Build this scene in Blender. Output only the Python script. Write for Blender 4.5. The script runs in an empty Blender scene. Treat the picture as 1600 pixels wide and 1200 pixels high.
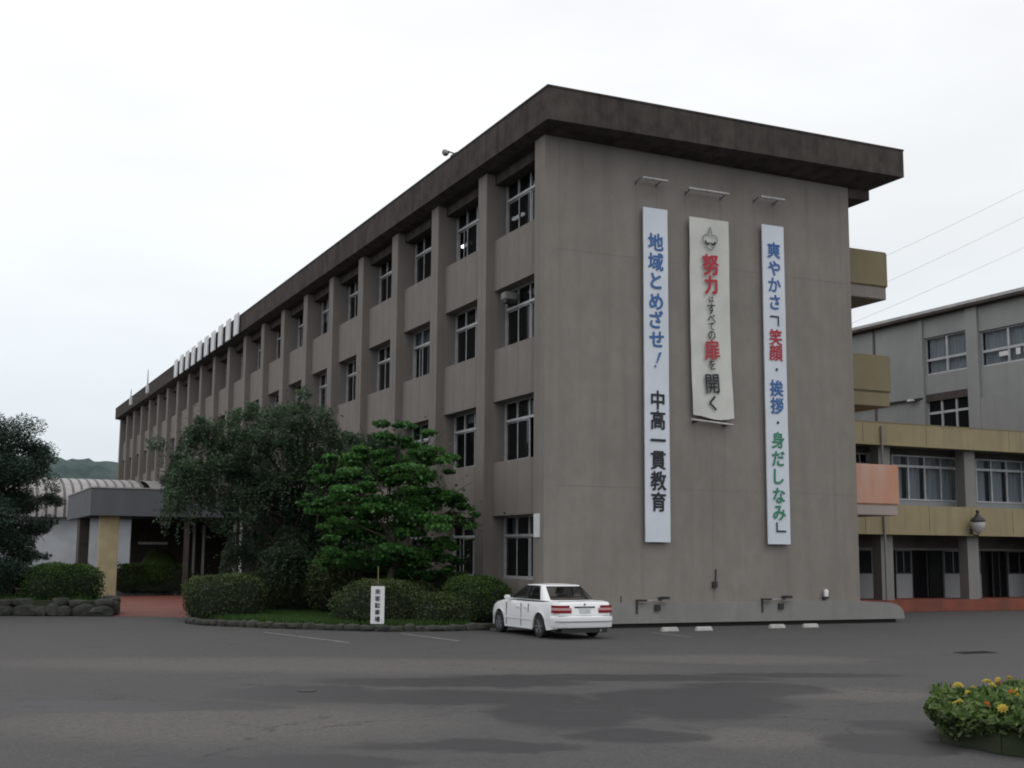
import bpy, bmesh, math, random
import numpy as np
from mathutils import Vector, Matrix, noise

sc = bpy.context.scene
COL = sc.collection
rad = math.radians

# ------------------------------------------------------------------ camera
yaw, pitch, roll = 0.435519592, 0.136476839, 0.00744578429
cam_d = bpy.data.cameras.new('camera'); cam = bpy.data.objects.new('camera', cam_d); COL.objects.link(cam)
f = Vector((math.sin(yaw)*math.cos(pitch), math.cos(yaw)*math.cos(pitch), math.sin(pitch)))
r = Vector((math.cos(yaw), -math.sin(yaw), 0)); u = r.cross(f)
c_, s_ = math.cos(roll), math.sin(roll)
r2 = c_*r + s_*u; u2 = -s_*r + c_*u
M = Matrix.Identity(4)
for i in range(3):
    M[i][0] = r2[i]; M[i][1] = u2[i]; M[i][2] = -f[i]
M.translation = Vector((-16.389, -32.944, 2.142))
cam.matrix_world = M
cam_d.sensor_width = 36; cam_d.sensor_fit = 'HORIZONTAL'
cam_d.lens = 1943.69/1600*36
cam_d.clip_start = .1; cam_d.clip_end = 4000
sc.camera = cam
sc.cycles.filter_width = 1.9          # a soft phone lens

# ------------------------------------------------------------------ world and sun
SUN_EL, SUN_AZ = rad(55), rad(150)          # azimuth clockwise from +Y
w = bpy.data.worlds.new('World'); sc.world = w; w.use_nodes = True
nt = w.node_tree; N = nt.nodes; L = nt.links; N.clear()
out = N.new('ShaderNodeOutputWorld'); bg = N.new('ShaderNodeBackground'); bg.inputs['Strength'].default_value = .1
sky = N.new('ShaderNodeTexSky'); sky.sky_type = 'NISHITA'; sky.sun_disc = False
sky.sun_elevation = SUN_EL; sky.sun_rotation = SUN_AZ
tc = N.new('ShaderNodeTexCoord'); sep = N.new('ShaderNodeSeparateXYZ'); L.new(tc.outputs['Generated'], sep.inputs[0])
ramp = N.new('ShaderNodeValToRGB'); L.new(sep.outputs['Z'], ramp.inputs[0])
cr = ramp.color_ramp
cr.elements[0].position = 0.0; cr.elements[0].color = (.66, .715, .765, 1)
cr.elements[1].position = .9; cr.elements[1].color = (1.0, 1.0, 1.0, 1)
e = cr.elements.new(.13); e.color = (.73, .775, .81, 1)
e = cr.elements.new(.30); e.color = (.86, .88, .90, 1)
mp = N.new('ShaderNodeMapping'); mp.inputs['Scale'].default_value = (1, 1, 3.2); L.new(tc.outputs['Generated'], mp.inputs[0])
nz = N.new('ShaderNodeTexNoise'); nz.inputs['Scale'].default_value = 2.2; nz.inputs['Detail'].default_value = 5; L.new(mp.outputs[0], nz.inputs[0])
mr = N.new('ShaderNodeMapRange'); mr.inputs[1].default_value = .3; mr.inputs[2].default_value = .7
mr.inputs[3].default_value = 16.0; mr.inputs[4].default_value = 19.2; L.new(nz.outputs[0], mr.inputs[0])
vm = N.new('ShaderNodeVectorMath'); vm.operation = 'SCALE'; L.new(ramp.outputs[0], vm.inputs[0]); L.new(mr.outputs[0], vm.inputs['Scale'])
mx = N.new('ShaderNodeMix'); mx.data_type = 'RGBA'; mx.inputs['Factor'].default_value = .94
L.new(sky.outputs[0], mx.inputs['A']); L.new(vm.outputs[0], mx.inputs['B'])
L.new(mx.outputs['Result'], bg.inputs['Color']); L.new(bg.outputs[0], out.inputs[0])

sd = bpy.data.lights.new('sun', 'SUN'); sd.energy = .5; sd.angle = rad(25); sd.color = (1, .97, .93)
sun = bpy.data.objects.new('sun', sd); COL.objects.link(sun)
dirv = Vector((math.sin(SUN_AZ)*math.cos(SUN_EL), math.cos(SUN_AZ)*math.cos(SUN_EL), math.sin(SUN_EL)))
sun.rotation_euler = dirv.to_track_quat('Z', 'Y').to_euler()
vs = sc.view_settings; vs.view_transform = 'Standard'; vs.look = 'None'; vs.exposure = -0.55; vs.gamma = 1; vs.use_curve_mapping = False

# ------------------------------------------------------------------ materials
def nodes_of(name):
    m = bpy.data.materials.new(name); m.use_nodes = True
    nt = m.node_tree; return m, nt.nodes, nt.links, nt.nodes['Principled BSDF']
def mat(name, col, rough=.8, var=.0, scale=3., stretch=(1, 1, 1), col2=None, bump=0., bscale=60., metal=0., spec=.5, lo=.35, hi=.65, detail=6, emit=None):
    m, N, L, P = nodes_of(name)
    P.inputs['Roughness'].default_value = rough; P.inputs['Metallic'].default_value = metal
    P.inputs['Specular IOR Level'].default_value = spec
    col = tuple(col)+(1,)
    tc = N.new('ShaderNodeTexCoord')
    if var or col2:
        mp = N.new('ShaderNodeMapping'); mp.inputs['Scale'].default_value = stretch; L.new(tc.outputs['Object'], mp.inputs[0])
        nz = N.new('ShaderNodeTexNoise'); nz.inputs['Scale'].default_value = scale; nz.inputs['Detail'].default_value = detail
        L.new(mp.outputs[0], nz.inputs[0])
        mr = N.new('ShaderNodeMapRange'); mr.inputs[1].default_value = lo; mr.inputs[2].default_value = hi; L.new(nz.outputs[0], mr.inputs[0])
        mx = N.new('ShaderNodeMix'); mx.data_type = 'RGBA'; L.new(mr.outputs[0], mx.inputs['Factor'])
        if col2 is None:
            a = tuple(c*(1-var) for c in col[:3])+(1,); b = tuple(min(1, c*(1+var)) for c in col[:3])+(1,)
        else: a = col; b = tuple(col2)+(1,)
        mx.inputs['A'].default_value = a; mx.inputs['B'].default_value = b
        L.new(mx.outputs['Result'], P.inputs['Base Color'])
    else: P.inputs['Base Color'].default_value = col
    if bump:
        n2 = N.new('ShaderNodeTexNoise'); n2.inputs['Scale'].default_value = bscale; n2.inputs['Detail'].default_value = 3
        L.new(tc.outputs['Object'], n2.inputs[0])
        bp = N.new('ShaderNodeBump'); bp.inputs['Strength'].default_value = bump; bp.inputs['Distance'].default_value = .02
        L.new(n2.outputs[0], bp.inputs['Height']); L.new(bp.outputs[0], P.inputs['Normal'])
    if emit:
        P.inputs['Emission Color'].default_value = tuple(emit[:3])+(1,); P.inputs['Emission Strength'].default_value = emit[3]
    return m

# run-off streaks on the gable below fixings: x, top z, length, half width, strength
GABLE_STAINS = [(3.22, 13.7, 2.6, .05, .6), (3.97, 13.7, 1.6, .05, .5), (5.05, 13.6, 1.0, .06, .5), (6.4, 13.6, 3.2, .06, .55), (7.74, 13.7, 3.8, .05, .6), (8.5, 13.7, .8, .05, .5),
                (1.3, 14.8, 3.5, .10, .45), (2.1, 14.8, 1.8, .16, .4), (9.9, 14.6, 4.6, .12, .45), (10.8, 14.5, 2.4, .2, .4), (6.9, 14.7, 1.6, .18, .4), (5.95, 1.25, 1.2, .06, .6),
                (5.3, 6.4, 2.2, .05, .5), (6.45, 6.3, 3.0, .05, .5), (11.3, 14.5, 7.0, .08, .4), (.5, 14.8, 6.0, .07, .35)]
def wall_mat(name, base, dirt, streak, sfac=.5, stains=None, dfac=.35):
    """weathered sprayed concrete: blotches, vertical run streaks, fine grain"""
    m, N, L, P = nodes_of(name)
    P.inputs['Roughness'].default_value = .93; P.inputs['Specular IOR Level'].default_value = .2
    tc = N.new('ShaderNodeTexCoord')
    def noise_(scale, st, detail=6, lo=.35, hi=.65, w=0):
        mp = N.new('ShaderNodeMapping'); mp.inputs['Scale'].default_value = st; mp.inputs['Location'].default_value = (w, w, w)
        L.new(tc.outputs['Object'], mp.inputs[0])
        nz = N.new('ShaderNodeTexNoise'); nz.inputs['Scale'].default_value = scale; nz.inputs['Detail'].default_value = detail; nz.inputs['Roughness'].default_value = .6
        L.new(mp.outputs[0], nz.inputs[0])
        mr = N.new('ShaderNodeMapRange'); mr.inputs[1].default_value = lo; mr.inputs[2].default_value = hi; L.new(nz.outputs[0], mr.inputs[0])
        return mr.outputs[0]
    def mixc(fac, a, b, k=1.):
        mx = N.new('ShaderNodeMix'); mx.data_type = 'RGBA'
        mu = N.new('ShaderNodeMath'); mu.operation = 'MULTIPLY'; mu.inputs[1].default_value = k; L.new(fac, mu.inputs[0]); L.new(mu.outputs[0], mx.inputs['Factor'])
        for s, v in (('A', a), ('B', b)):
            if isinstance(v, tuple): mx.inputs[s].default_value = v+(1,)
            else: L.new(v, mx.inputs[s])
        return mx.outputs['Result']
    b1 = noise_(.45, (1, 1, .7))
    c = mixc(b1, tuple(x*.90 for x in base), tuple(x*1.07 for x in base))
    b2 = noise_(2.2, (1, 1, .8), 8, .4, .75, 7)
    c = mixc(b2, c, dirt, dfac)
    b3 = noise_(1.6, (1.6, 1.6, .07), 5, .5, .8, 3)
    c = mixc(b3, c, streak, sfac)
    b4 = noise_(14, (1, 1, 1), 4, .3, .7, 11)
    c = mixc(b4, c, tuple(x*.8 for x in base), .3)
    if stains:
        sp_ = N.new('ShaderNodeSeparateXYZ'); L.new(tc.outputs['Object'], sp_.inputs[0])
        wob = noise_(3.5, (1, 1, .5), 4, 0, 1, 5)
        def mth(op, a, b=None, cl=False):
            n_ = N.new('ShaderNodeMath'); n_.operation = op; n_.use_clamp = cl
            for i_, v_ in enumerate((a, b)):
                if v_ is None: continue
                if isinstance(v_, (int, float)): n_.inputs[i_].default_value = v_
                else: L.new(v_, n_.inputs[i_])
            return n_.outputs[0]
        xw = mth('ADD', sp_.outputs['X'], mth('MULTIPLY', mth('SUBTRACT', wob, .5), .12)); tot = None
        for (sx, zt_, ln_, hw, k_) in stains:
            ax = mth('SUBTRACT', 1., mth('DIVIDE', mth('ABSOLUTE', mth('SUBTRACT', xw, sx)), hw), True)
            dz = mth('SUBTRACT', zt_, sp_.outputs['Z'])
            on_ = mth('GREATER_THAN', dz, 0.); fade = mth('SUBTRACT', 1., mth('DIVIDE', dz, ln_), True)
            v_ = mth('MULTIPLY', mth('MULTIPLY', ax, on_), mth('MULTIPLY', fade, k_)); tot = v_ if tot is None else mth('MAXIMUM', tot, v_)
        c = mixc(tot, c, streak)
    L.new(c, P.inputs['Base Color'])
    n2 = N.new('ShaderNodeTexNoise'); n2.inputs['Scale'].default_value = 45; n2.inputs['Detail'].default_value = 4
    L.new(tc.outputs['Object'], n2.inputs[0])
    bp = N.new('ShaderNodeBump'); bp.inputs['Strength'].default_value = .5; bp.inputs['Distance'].default_value = .012
    L.new(n2.outputs[0], bp.inputs['Height']); L.new(bp.outputs[0], P.inputs['Normal'])
    return m

def foliage_mat(name, dark, light, trans=.25, rough=.55):
    m, N, L, P = nodes_of(name)
    P.inputs['Roughness'].default_value = rough; P.inputs['Specular IOR Level'].default_value = .3
    at = N.new('ShaderNodeAttribute'); at.attribute_name = 'tint'
    mx = N.new('ShaderNodeMix'); mx.data_type = 'RGBA'; L.new(at.outputs['Fac'], mx.inputs['Factor'])
    mx.inputs['A'].default_value = tuple(dark)+(1,); mx.inputs['B'].default_value = tuple(light)+(1,)
    L.new(mx.outputs['Result'], P.inputs['Base Color'])
    tr = N.new('ShaderNodeBsdfTranslucent'); L.new(mx.outputs['Result'], tr.inputs[0])
    ms = N.new('ShaderNodeMixShader'); ms.inputs[0].default_value = trans
    L.new(P.outputs[0], ms.inputs[1]); L.new(tr.outputs[0], ms.inputs[2])
    L.new(ms.outputs[0], N['Material Output'].inputs['Surface'])
    return m

def glass_mat(name, tint, see=.5, rough=.06, spec=.5, refl=.28):
    m, N, L, P = nodes_of(name)
    P.inputs['Base Color'].default_value = (.012, .013, .015, 1); P.inputs['Roughness'].default_value = rough
    P.inputs['Specular IOR Level'].default_value = refl
    tr = N.new('ShaderNodeBsdfTransparent'); tr.inputs[0].default_value = tuple(tint)+(1,)
    ms = N.new('ShaderNodeMixShader'); ms.inputs[0].default_value = see
    L.new(P.outputs[0], ms.inputs[1]); L.new(tr.outputs[0], ms.inputs[2])
    L.new(ms.outputs[0], N['Material Output'].inputs['Surface'])
    return m

def asphalt_mat():
    m, N, L, P = nodes_of('asphalt')
    tc = N.new('ShaderNodeTexCoord'); co = tc.outputs['Object']
    nzv = N.new('ShaderNodeTexNoise'); nzv.inputs['Scale'].default_value = 1.0; nzv.inputs['Detail'].default_value = 9; nzv.inputs['Roughness'].default_value = .72; L.new(co, nzv.inputs[0])
    sub = N.new('ShaderNodeVectorMath'); sub.operation = 'SUBTRACT'; L.new(nzv.outputs['Color'], sub.inputs[0]); sub.inputs[1].default_value = (.5, .5, .5)
    scl = N.new('ShaderNodeVectorMath'); scl.operation = 'SCALE'; L.new(sub.outputs[0], scl.inputs[0]); scl.inputs['Scale'].default_value = 1.45
    add = N.new('ShaderNodeVectorMath'); add.operation = 'ADD'; L.new(co, add.inputs[0]); L.new(scl.outputs[0], add.inputs[1])
    warped = add.outputs[0]
    def blob(x, y, rx, ry, ang, soft=.45):
        mp = N.new('ShaderNodeMapping'); mp.vector_type = 'TEXTURE'
        mp.inputs['Location'].default_value = (x, y, 0); mp.inputs['Rotation'].default_value = (0, 0, rad(ang)); mp.inputs['Scale'].default_value = (rx, ry, 1)
        L.new(warped, mp.inputs[0])
        ln = N.new('ShaderNodeVectorMath'); ln.operation = 'LENGTH'; L.new(mp.outputs[0], ln.inputs[0])
        mr = N.new('ShaderNodeMapRange'); mr.interpolation_type = 'SMOOTHSTEP'
        mr.inputs[1].default_value = 1-soft; mr.inputs[2].default_value = 1+soft; mr.inputs[3].default_value = 1; mr.inputs[4].default_value = 0
        L.new(ln.outputs['Value'], mr.inputs[0]); return mr.outputs[0]
    def mx_(a, b):
        n = N.new('ShaderNodeMath'); n.operation = 'MAXIMUM'; L.new(a, n.inputs[0]); L.new(b, n.inputs[1]); return n.outputs[0]
    def nse(scale, lo, hi, detail=5, st=(1, 1, 1)):
        mp = N.new('ShaderNodeMapping'); mp.inputs['Scale'].default_value = st; L.new(co, mp.inputs[0])
        n = N.new('ShaderNodeTexNoise'); n.inputs['Scale'].default_value = scale; n.inputs['Detail'].default_value = detail; n.inputs['Roughness'].default_value = .65; L.new(mp.outputs[0], n.inputs[0])
        mr = N.new('ShaderNodeMapRange'); mr.inputs[1].default_value = lo; mr.inputs[2].default_value = hi; L.new(n.outputs[0], mr.inputs[0]); return mr.outputs[0]
    def mixc(fac, a, b, k=1.):
        mu = N.new('ShaderNodeMath'); mu.operation = 'MULTIPLY'; mu.inputs[1].default_value = k; L.new(fac, mu.inputs[0])
        mx = N.new('ShaderNodeMix'); mx.data_type = 'RGBA'; L.new(mu.outputs[0], mx.inputs['Factor'])
        for s, v in (('A', a), ('B', b)):
            if isinstance(v, tuple): mx.inputs[s].default_value = v+(1,)
            else: L.new(v, mx.inputs[s])
        return mx.outputs['Result']
    c = mixc(nse(.25, .3, .7), (.082, .079, .081), (.100, .096, .095))
    c = mixc(nse(2.3, .35, .75, 8), c, (.060, .058, .060), .55)
    # pale worn zone and damp dark zones (x, y, half length, half width)
    def many(lst, soft):
        r_ = None
        for (x, y, rx, ry) in lst:
            b_ = blob(x, y, rx, ry, -25, soft); r_ = b_ if r_ is None else mx_(r_, b_)
        return r_
    pale = many([(-12.97, -16.62, 2.9, 1.7), (-9.3, -9.1, 6.2, 1.6), (-3.0, -16.9, 1.3, .9), (-.8, -10.7, 2.8, 1.2), (-7.3, -20.4, .9, .8)], .4)
    c = mixc(pale, c, (.155, .142, .129), .8)
    dark = many([(-14.1, -14.24, 2.6, .62), (-10.95, -13.7, 1.3, 1.2), (-8.24, -12.95, 2.3, .8), (-5.2, -13.29, 2.9, .6), (-9.14, -15.0, 2.3, 1.0), (-6.05, -17.0, 1.5, 2.0),
                 (-8.3, -17.3, 1.1, 1.7), (-8.5, -19.6, .9, .6), (-13.1, -19.8, 1.7, .5), (-10.8, -19.6, 1.4, .42), (-6.1, -21.4, .8, .8), (-3.9, -15.8, 1.2, 1.1), (-4.9, -20.1, .6, .5), (-1.75, -14.1, 1.9, .42), (-19, -13, 3, .6)], .17)
    dk = N.new('ShaderNodeMath'); dk.operation = 'MULTIPLY'; L.new(dark, dk.inputs[0]); L.new(nse(1.3, .05, .42, 6), dk.inputs[1])
    dark = dk.outputs[0]
    c = mixc(nse(7, .45, .7, 6), c, (.050, .048, .050), .5)
    c = mixc(nse(4.5, .55, .75, 8), c, (.125, .12, .115), .4)
    c = mixc(nse(17, .42, .62, 4), c, (.052, .050, .051), .55)
    c = mixc(nse(23, .52, .66, 4), c, (.150, .144, .138), .45)
    c = mixc(nse(38, .35, .75, 3), c, (.035, .034, .034), .45)
    c = mixc(nse(60, .56, .70, 2), c, (.19, .185, .18), .6)
    c = mixc(dark, c, (.026, .025, .028), .80)
    vo = N.new('ShaderNodeTexVoronoi'); vo.feature = 'DISTANCE_TO_EDGE'; vo.inputs['Scale'].default_value = .16; L.new(warped, vo.inputs[0])
    vr = N.new('ShaderNodeMapRange'); vr.inputs[1].default_value = .0; vr.inputs[2].default_value = .006; vr.inputs[3].default_value = 1; vr.inputs[4].default_value = 0; L.new(vo.outputs['Distance'], vr.inputs[0])
    cm_ = N.new('ShaderNodeMath'); cm_.operation = 'MULTIPLY'; L.new(vr.outputs[0], cm_.inputs[0]); L.new(nse(.5, .5, .6, 2), cm_.inputs[1])
    c = mixc(cm_.outputs[0], c, (.022, .021, .021), .8)
    c = mixc(nse(.9, .60, .72, 8), c, (.042, .040, .041), .5)
    L.new(c, P.inputs['Base Color'])
    rm = N.new('ShaderNodeMapRange'); rm.inputs[3].default_value = .9; rm.inputs[4].default_value = .55; L.new(dark, rm.inputs[0]); L.new(rm.outputs[0], P.inputs['Roughness'])
    P.inputs['Specular IOR Level'].default_value = .25
    n2 = N.new('ShaderNodeTexNoise'); n2.inputs['Scale'].default_value = 70; n2.inputs['Detail'].default_value = 3; L.new(co, n2.inputs[0])
    bp = N.new('ShaderNodeBump'); bp.inputs['Strength'].default_value = .6; bp.inputs['Distance'].default_value = .01; L.new(n2.outputs[0], bp.inputs['Height']); L.new(bp.outputs[0], P.inputs['Normal'])
    return m

def brick_mat():
    m, N, L, P = nodes_of('brick_paving')
    tc = N.new('ShaderNodeTexCoord')
    br = N.new('ShaderNodeTexBrick'); br.inputs['Scale'].default_value = 1; L.new(tc.outputs['Object'], br.inputs[0])
    br.inputs['Color1'].default_value = (.20, .048, .030, 1); br.inputs['Color2'].default_value = (.14, .036, .025, 1); br.inputs['Mortar'].default_value = (.09, .06, .05, 1)
    br.inputs['Brick Width'].default_value = .22; br.inputs['Row Height'].default_value = .11; br.inputs['Mortar Size'].default_value = .006
    nz = N.new('ShaderNodeTexNoise'); nz.inputs['Scale'].default_value = .8; nz.inputs['Detail'].default_value = 6; L.new(tc.outputs['Object'], nz.inputs[0])
    mx = N.new('ShaderNodeMix'); mx.data_type = 'RGBA'; mx.blend_type = 'MULTIPLY'; mx.inputs['Factor'].default_value = .7
    L.new(br.outputs[0], mx.inputs['A']); L.new(nz.outputs[0], mx.inputs['B'])
    g = N.new('ShaderNodeVectorMath'); g.operation = 'SCALE'; g.inputs['Scale'].default_value = 1.6; L.new(mx.outputs['Result'], g.inputs[0])
    L.new(g.outputs[0], P.inputs['Base Color']); P.inputs['Roughness'].default_value = .8
    return m

MT = dict(
    gable=wall_mat('sprayed_concrete_gable', (.262, .237, .215), (.165, .148, .134), (.17, .155, .142), .50, stains=GABLE_STAINS),
    facade=wall_mat('sprayed_concrete_facade', (.252, .224, .206), (.165, .145, .132), (.145, .128, .118), .65),
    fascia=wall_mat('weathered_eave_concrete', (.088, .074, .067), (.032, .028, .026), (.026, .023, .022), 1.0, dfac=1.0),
    plinth=wall_mat('plinth_concrete', (.265, .262, .25), (.19, .19, .18), (.17, .17, .16), .5),
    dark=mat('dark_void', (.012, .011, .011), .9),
    interior=mat('interior_wall', (.10, .095, .09), .9, .3, .8),
    slab=mat('interior_slab', (.12, .115, .11), .9),
    alu=mat('aluminium_frame', (.50, .51, .53), .45, .12, 4, metal=.15),
    alu_d=mat('dull_frame', (.13, .13, .14), .5, .12, 4, metal=.3),
    glass=glass_mat('window_glass', (.50, .52, .53), .45),
    glass_d=glass_mat('window_glass_dark', (.30, .32, .33), .28),
    glass_h=glass_mat('window_glass_hazy', (.85, .88, .90), .84, .15, refl=.6),
    sheer=mat('sheer_curtain', (.66, .67, .68), .9, .12, 2.0, (6, 6, .3)),
    curtain=mat('curtain', (.36, .37, .38), .9, .25, 2.0, (6, 6, .3)),
    curtain_b=mat('brown_curtain', (.24, .13, .09), .9, .25, 2.0, (6, 6, .3)),
    tube=mat('fluorescent_tube', (.9, .9, .9), .5, emit=(.95, .98, 1, 4.5)),
    ochre=wall_mat('ochre_paint', (.34, .285, .172), (.235, .195, .125), (.19, .16, .115), .75),
    ochre_d=wall_mat('ochre_parapet_paint', (.235, .198, .125), (.18, .15, .10), (.15, .13, .09), .4),
    orange=mat('orange_board', (.50, .21, .12), .6, col2=(.50, .34, .27), scale=.7, stretch=(1.5, 1, .4)),
    pinkish=wall_mat('pale_slab', (.40, .34, .31), (.32, .27, .25), (.28, .25, .23), .4),
    grey=wall_mat('grey_rendered_wall', (.345, .347, .343), (.29, .293, .29), (.25, .252, .25), .35),
    grey_c=wall_mat('grey_column', (.255, .25, .24), (.2, .195, .19), (.17, .165, .16), .4),
    white=mat('white_panel', (.74, .75, .76), .5, .06, 1.5),
    whitewall=wall_mat('pale_lower_panel', (.33, .34, .35), (.27, .28, .29), (.24, .25, .26), .3),
    cream=mat('cream_banner', (.60, .60, .56), .8, .07, 1.2, bump=.2, bscale=4),
    banner=mat('white_banner', (.66, .70, .77), .55, .05, 1.0, bump=.1, bscale=3),
    blue=mat('blue_letter', (.04, .13, .36), .6), black=mat('black_letter', (.015, .016, .022), .6),
    red=mat('red_letter', (.42, .022, .04), .6), green=mat('green_letter', (.03, .22, .13), .6),
    grey_ink=mat('grey_ink', (.20, .21, .21), .6),
    steel=mat('galvanised_steel', (.42, .41, .40), .5, .15, 6, metal=.4),
    iron=mat('dark_iron', (.028, .026, .027), .6, .2, 6),
    canopy=mat('dark_canopy_cladding', (.105, .112, .125), .75, .12, .9, (1, 1, .3), bump=.1),
    canopy_u=mat('canopy_soffit', (.05, .045, .04), .8),
    yellowcol=mat('yellow_tile', (.40, .345, .21), .8, .10, 2),
    brown=mat('brown_tile', (.065, .05, .042), .8, .2, 3),
    silver=mat('ribbed_metal_roof', (.31, .29, .29), .5, .12, .8, metal=.2),
    silver_d=mat('roof_groove', (.10, .09, .088), .6),
    white_wall=mat('white_shed_wall', (.47, .49, .52), .8, .1, .8),
    step=mat('terracotta_step', (.235, .062, .036), .7, col2=(.15, .046, .030), scale=1.5, stretch=(1, 1, 1)),
    brick=brick_mat(), asphalt=asphalt_mat(),
    soil=mat('soil', (.030, .026, .019), .95, col2=(.028, .042, .016), scale=1.3, bump=.6, bscale=12),
    rock=mat('rock', (.058, .055, .050), .9, col2=(.026, .030, .022), scale=2.5, bump=.8, bscale=8),
    bark=mat('bark', (.065, .052, .042), .9, .35, 7, (1, 1, .25), bump=.8, bscale=18),
    paint=mat('white_road_paint', (.30, .30, .30), .8, col2=(.11, .11, .11), scale=7),
    car=mat('white_car_paint', (.87, .88, .89), .18, .01, 1, spec=.7),
    car_glass=glass_mat('car_glass', (.86, .88, .88), .80, .03, refl=.7),
    car_glass_d=glass_mat('car_side_glass', (.5, .53, .54), .5, .03, refl=.5),
    rubber=mat('tyre_rubber', (.018, .018, .019), .8), rim=mat('alloy_rim', (.36, .37, .38), .35, metal=.6),
    plastic=mat('black_plastic', (.02, .02, .021), .55), seat=mat('seat_fabric', (.24, .19, .16), .9, .15, 8),
    lampred=mat('tail_lamp_red', (.24, .010, .016), .2), lamppink=mat('tail_lamp_clear_band', (.58, .33, .34), .2),
    plate=mat('number_plate', (.62, .66, .64), .5, .08, 12),
    chrome=mat('chrome', (.55, .55, .55), .2, metal=.9),
    hill=mat('hazed_forest_cover', (.018, .042, .040), .95, col2=(.036, .068, .062), scale=.12, detail=8, bump=1., bscale=.3),  # bluish base: distance haze mixed into the forest colour
    farsoil=mat('far_ground', (.05, .06, .035), .95),
    globe=mat('frosted_globe', (.52, .50, .50), .35),
    cone=mat('kerb_stone', (.17, .165, .155), .9, .2, 3, bump=.4),
    stopc=mat('wheel_stop_concrete', (.46, .455, .44), .85, .12, 5),
    yellowf=foliage_mat('yellow_petals', (.58, .45, .08), (.80, .74, .34), .3),
    orangef=foliage_mat('orange_petals', (.55, .14, .02), (.62, .26, .04), .3),
    bed=foliage_mat('bedding_leaves', (.035, .075, .022), (.17, .25, .07), .3),
    wire=mat('power_cable', (.85, .87, .9), .7),
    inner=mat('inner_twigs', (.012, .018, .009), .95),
    leafA=foliage_mat('willowy_leaves', (.042, .070, .042), (.105, .16, .09), .4),
    leafB=foliage_mat('maple_leaves', (.034, .095, .028), (.105, .25, .062), .42),
    leafP=foliage_mat('pine_needles', (.020, .038, .028), (.046, .080, .054), .1, .7),
    leafH=foliage_mat('hedge_leaves', (.026, .044, .016), (.078, .110, .034), .2),
    leafH2=foliage_mat('fresh_hedge_leaves', (.022, .052, .012), (.082, .150, .032), .25),
    grass=foliage_mat('grass_blades', (.028, .065, .014), (.075, .15, .034), .3),
)

# ------------------------------------------------------------------ builders
def link(o, parent=None):
    COL.objects.link(o)
    if parent is not None: o.parent = parent
    return o
def tag(o, label=None, cat=None, group=None, kind=None):
    if label: o['label'] = label
    if cat: o['category'] = cat
    if group: o['group'] = group
    if kind: o['kind'] = kind
    return o
def thing(name, label, cat, loc=(0, 0, 0), rz=0, group=None):
    o = bpy.data.objects.new(name, None); o.empty_display_size = .3
    o.location = loc; o.rotation_euler = (0, 0, rz); COL.objects.link(o)
    return tag(o, label, cat, group)

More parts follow.
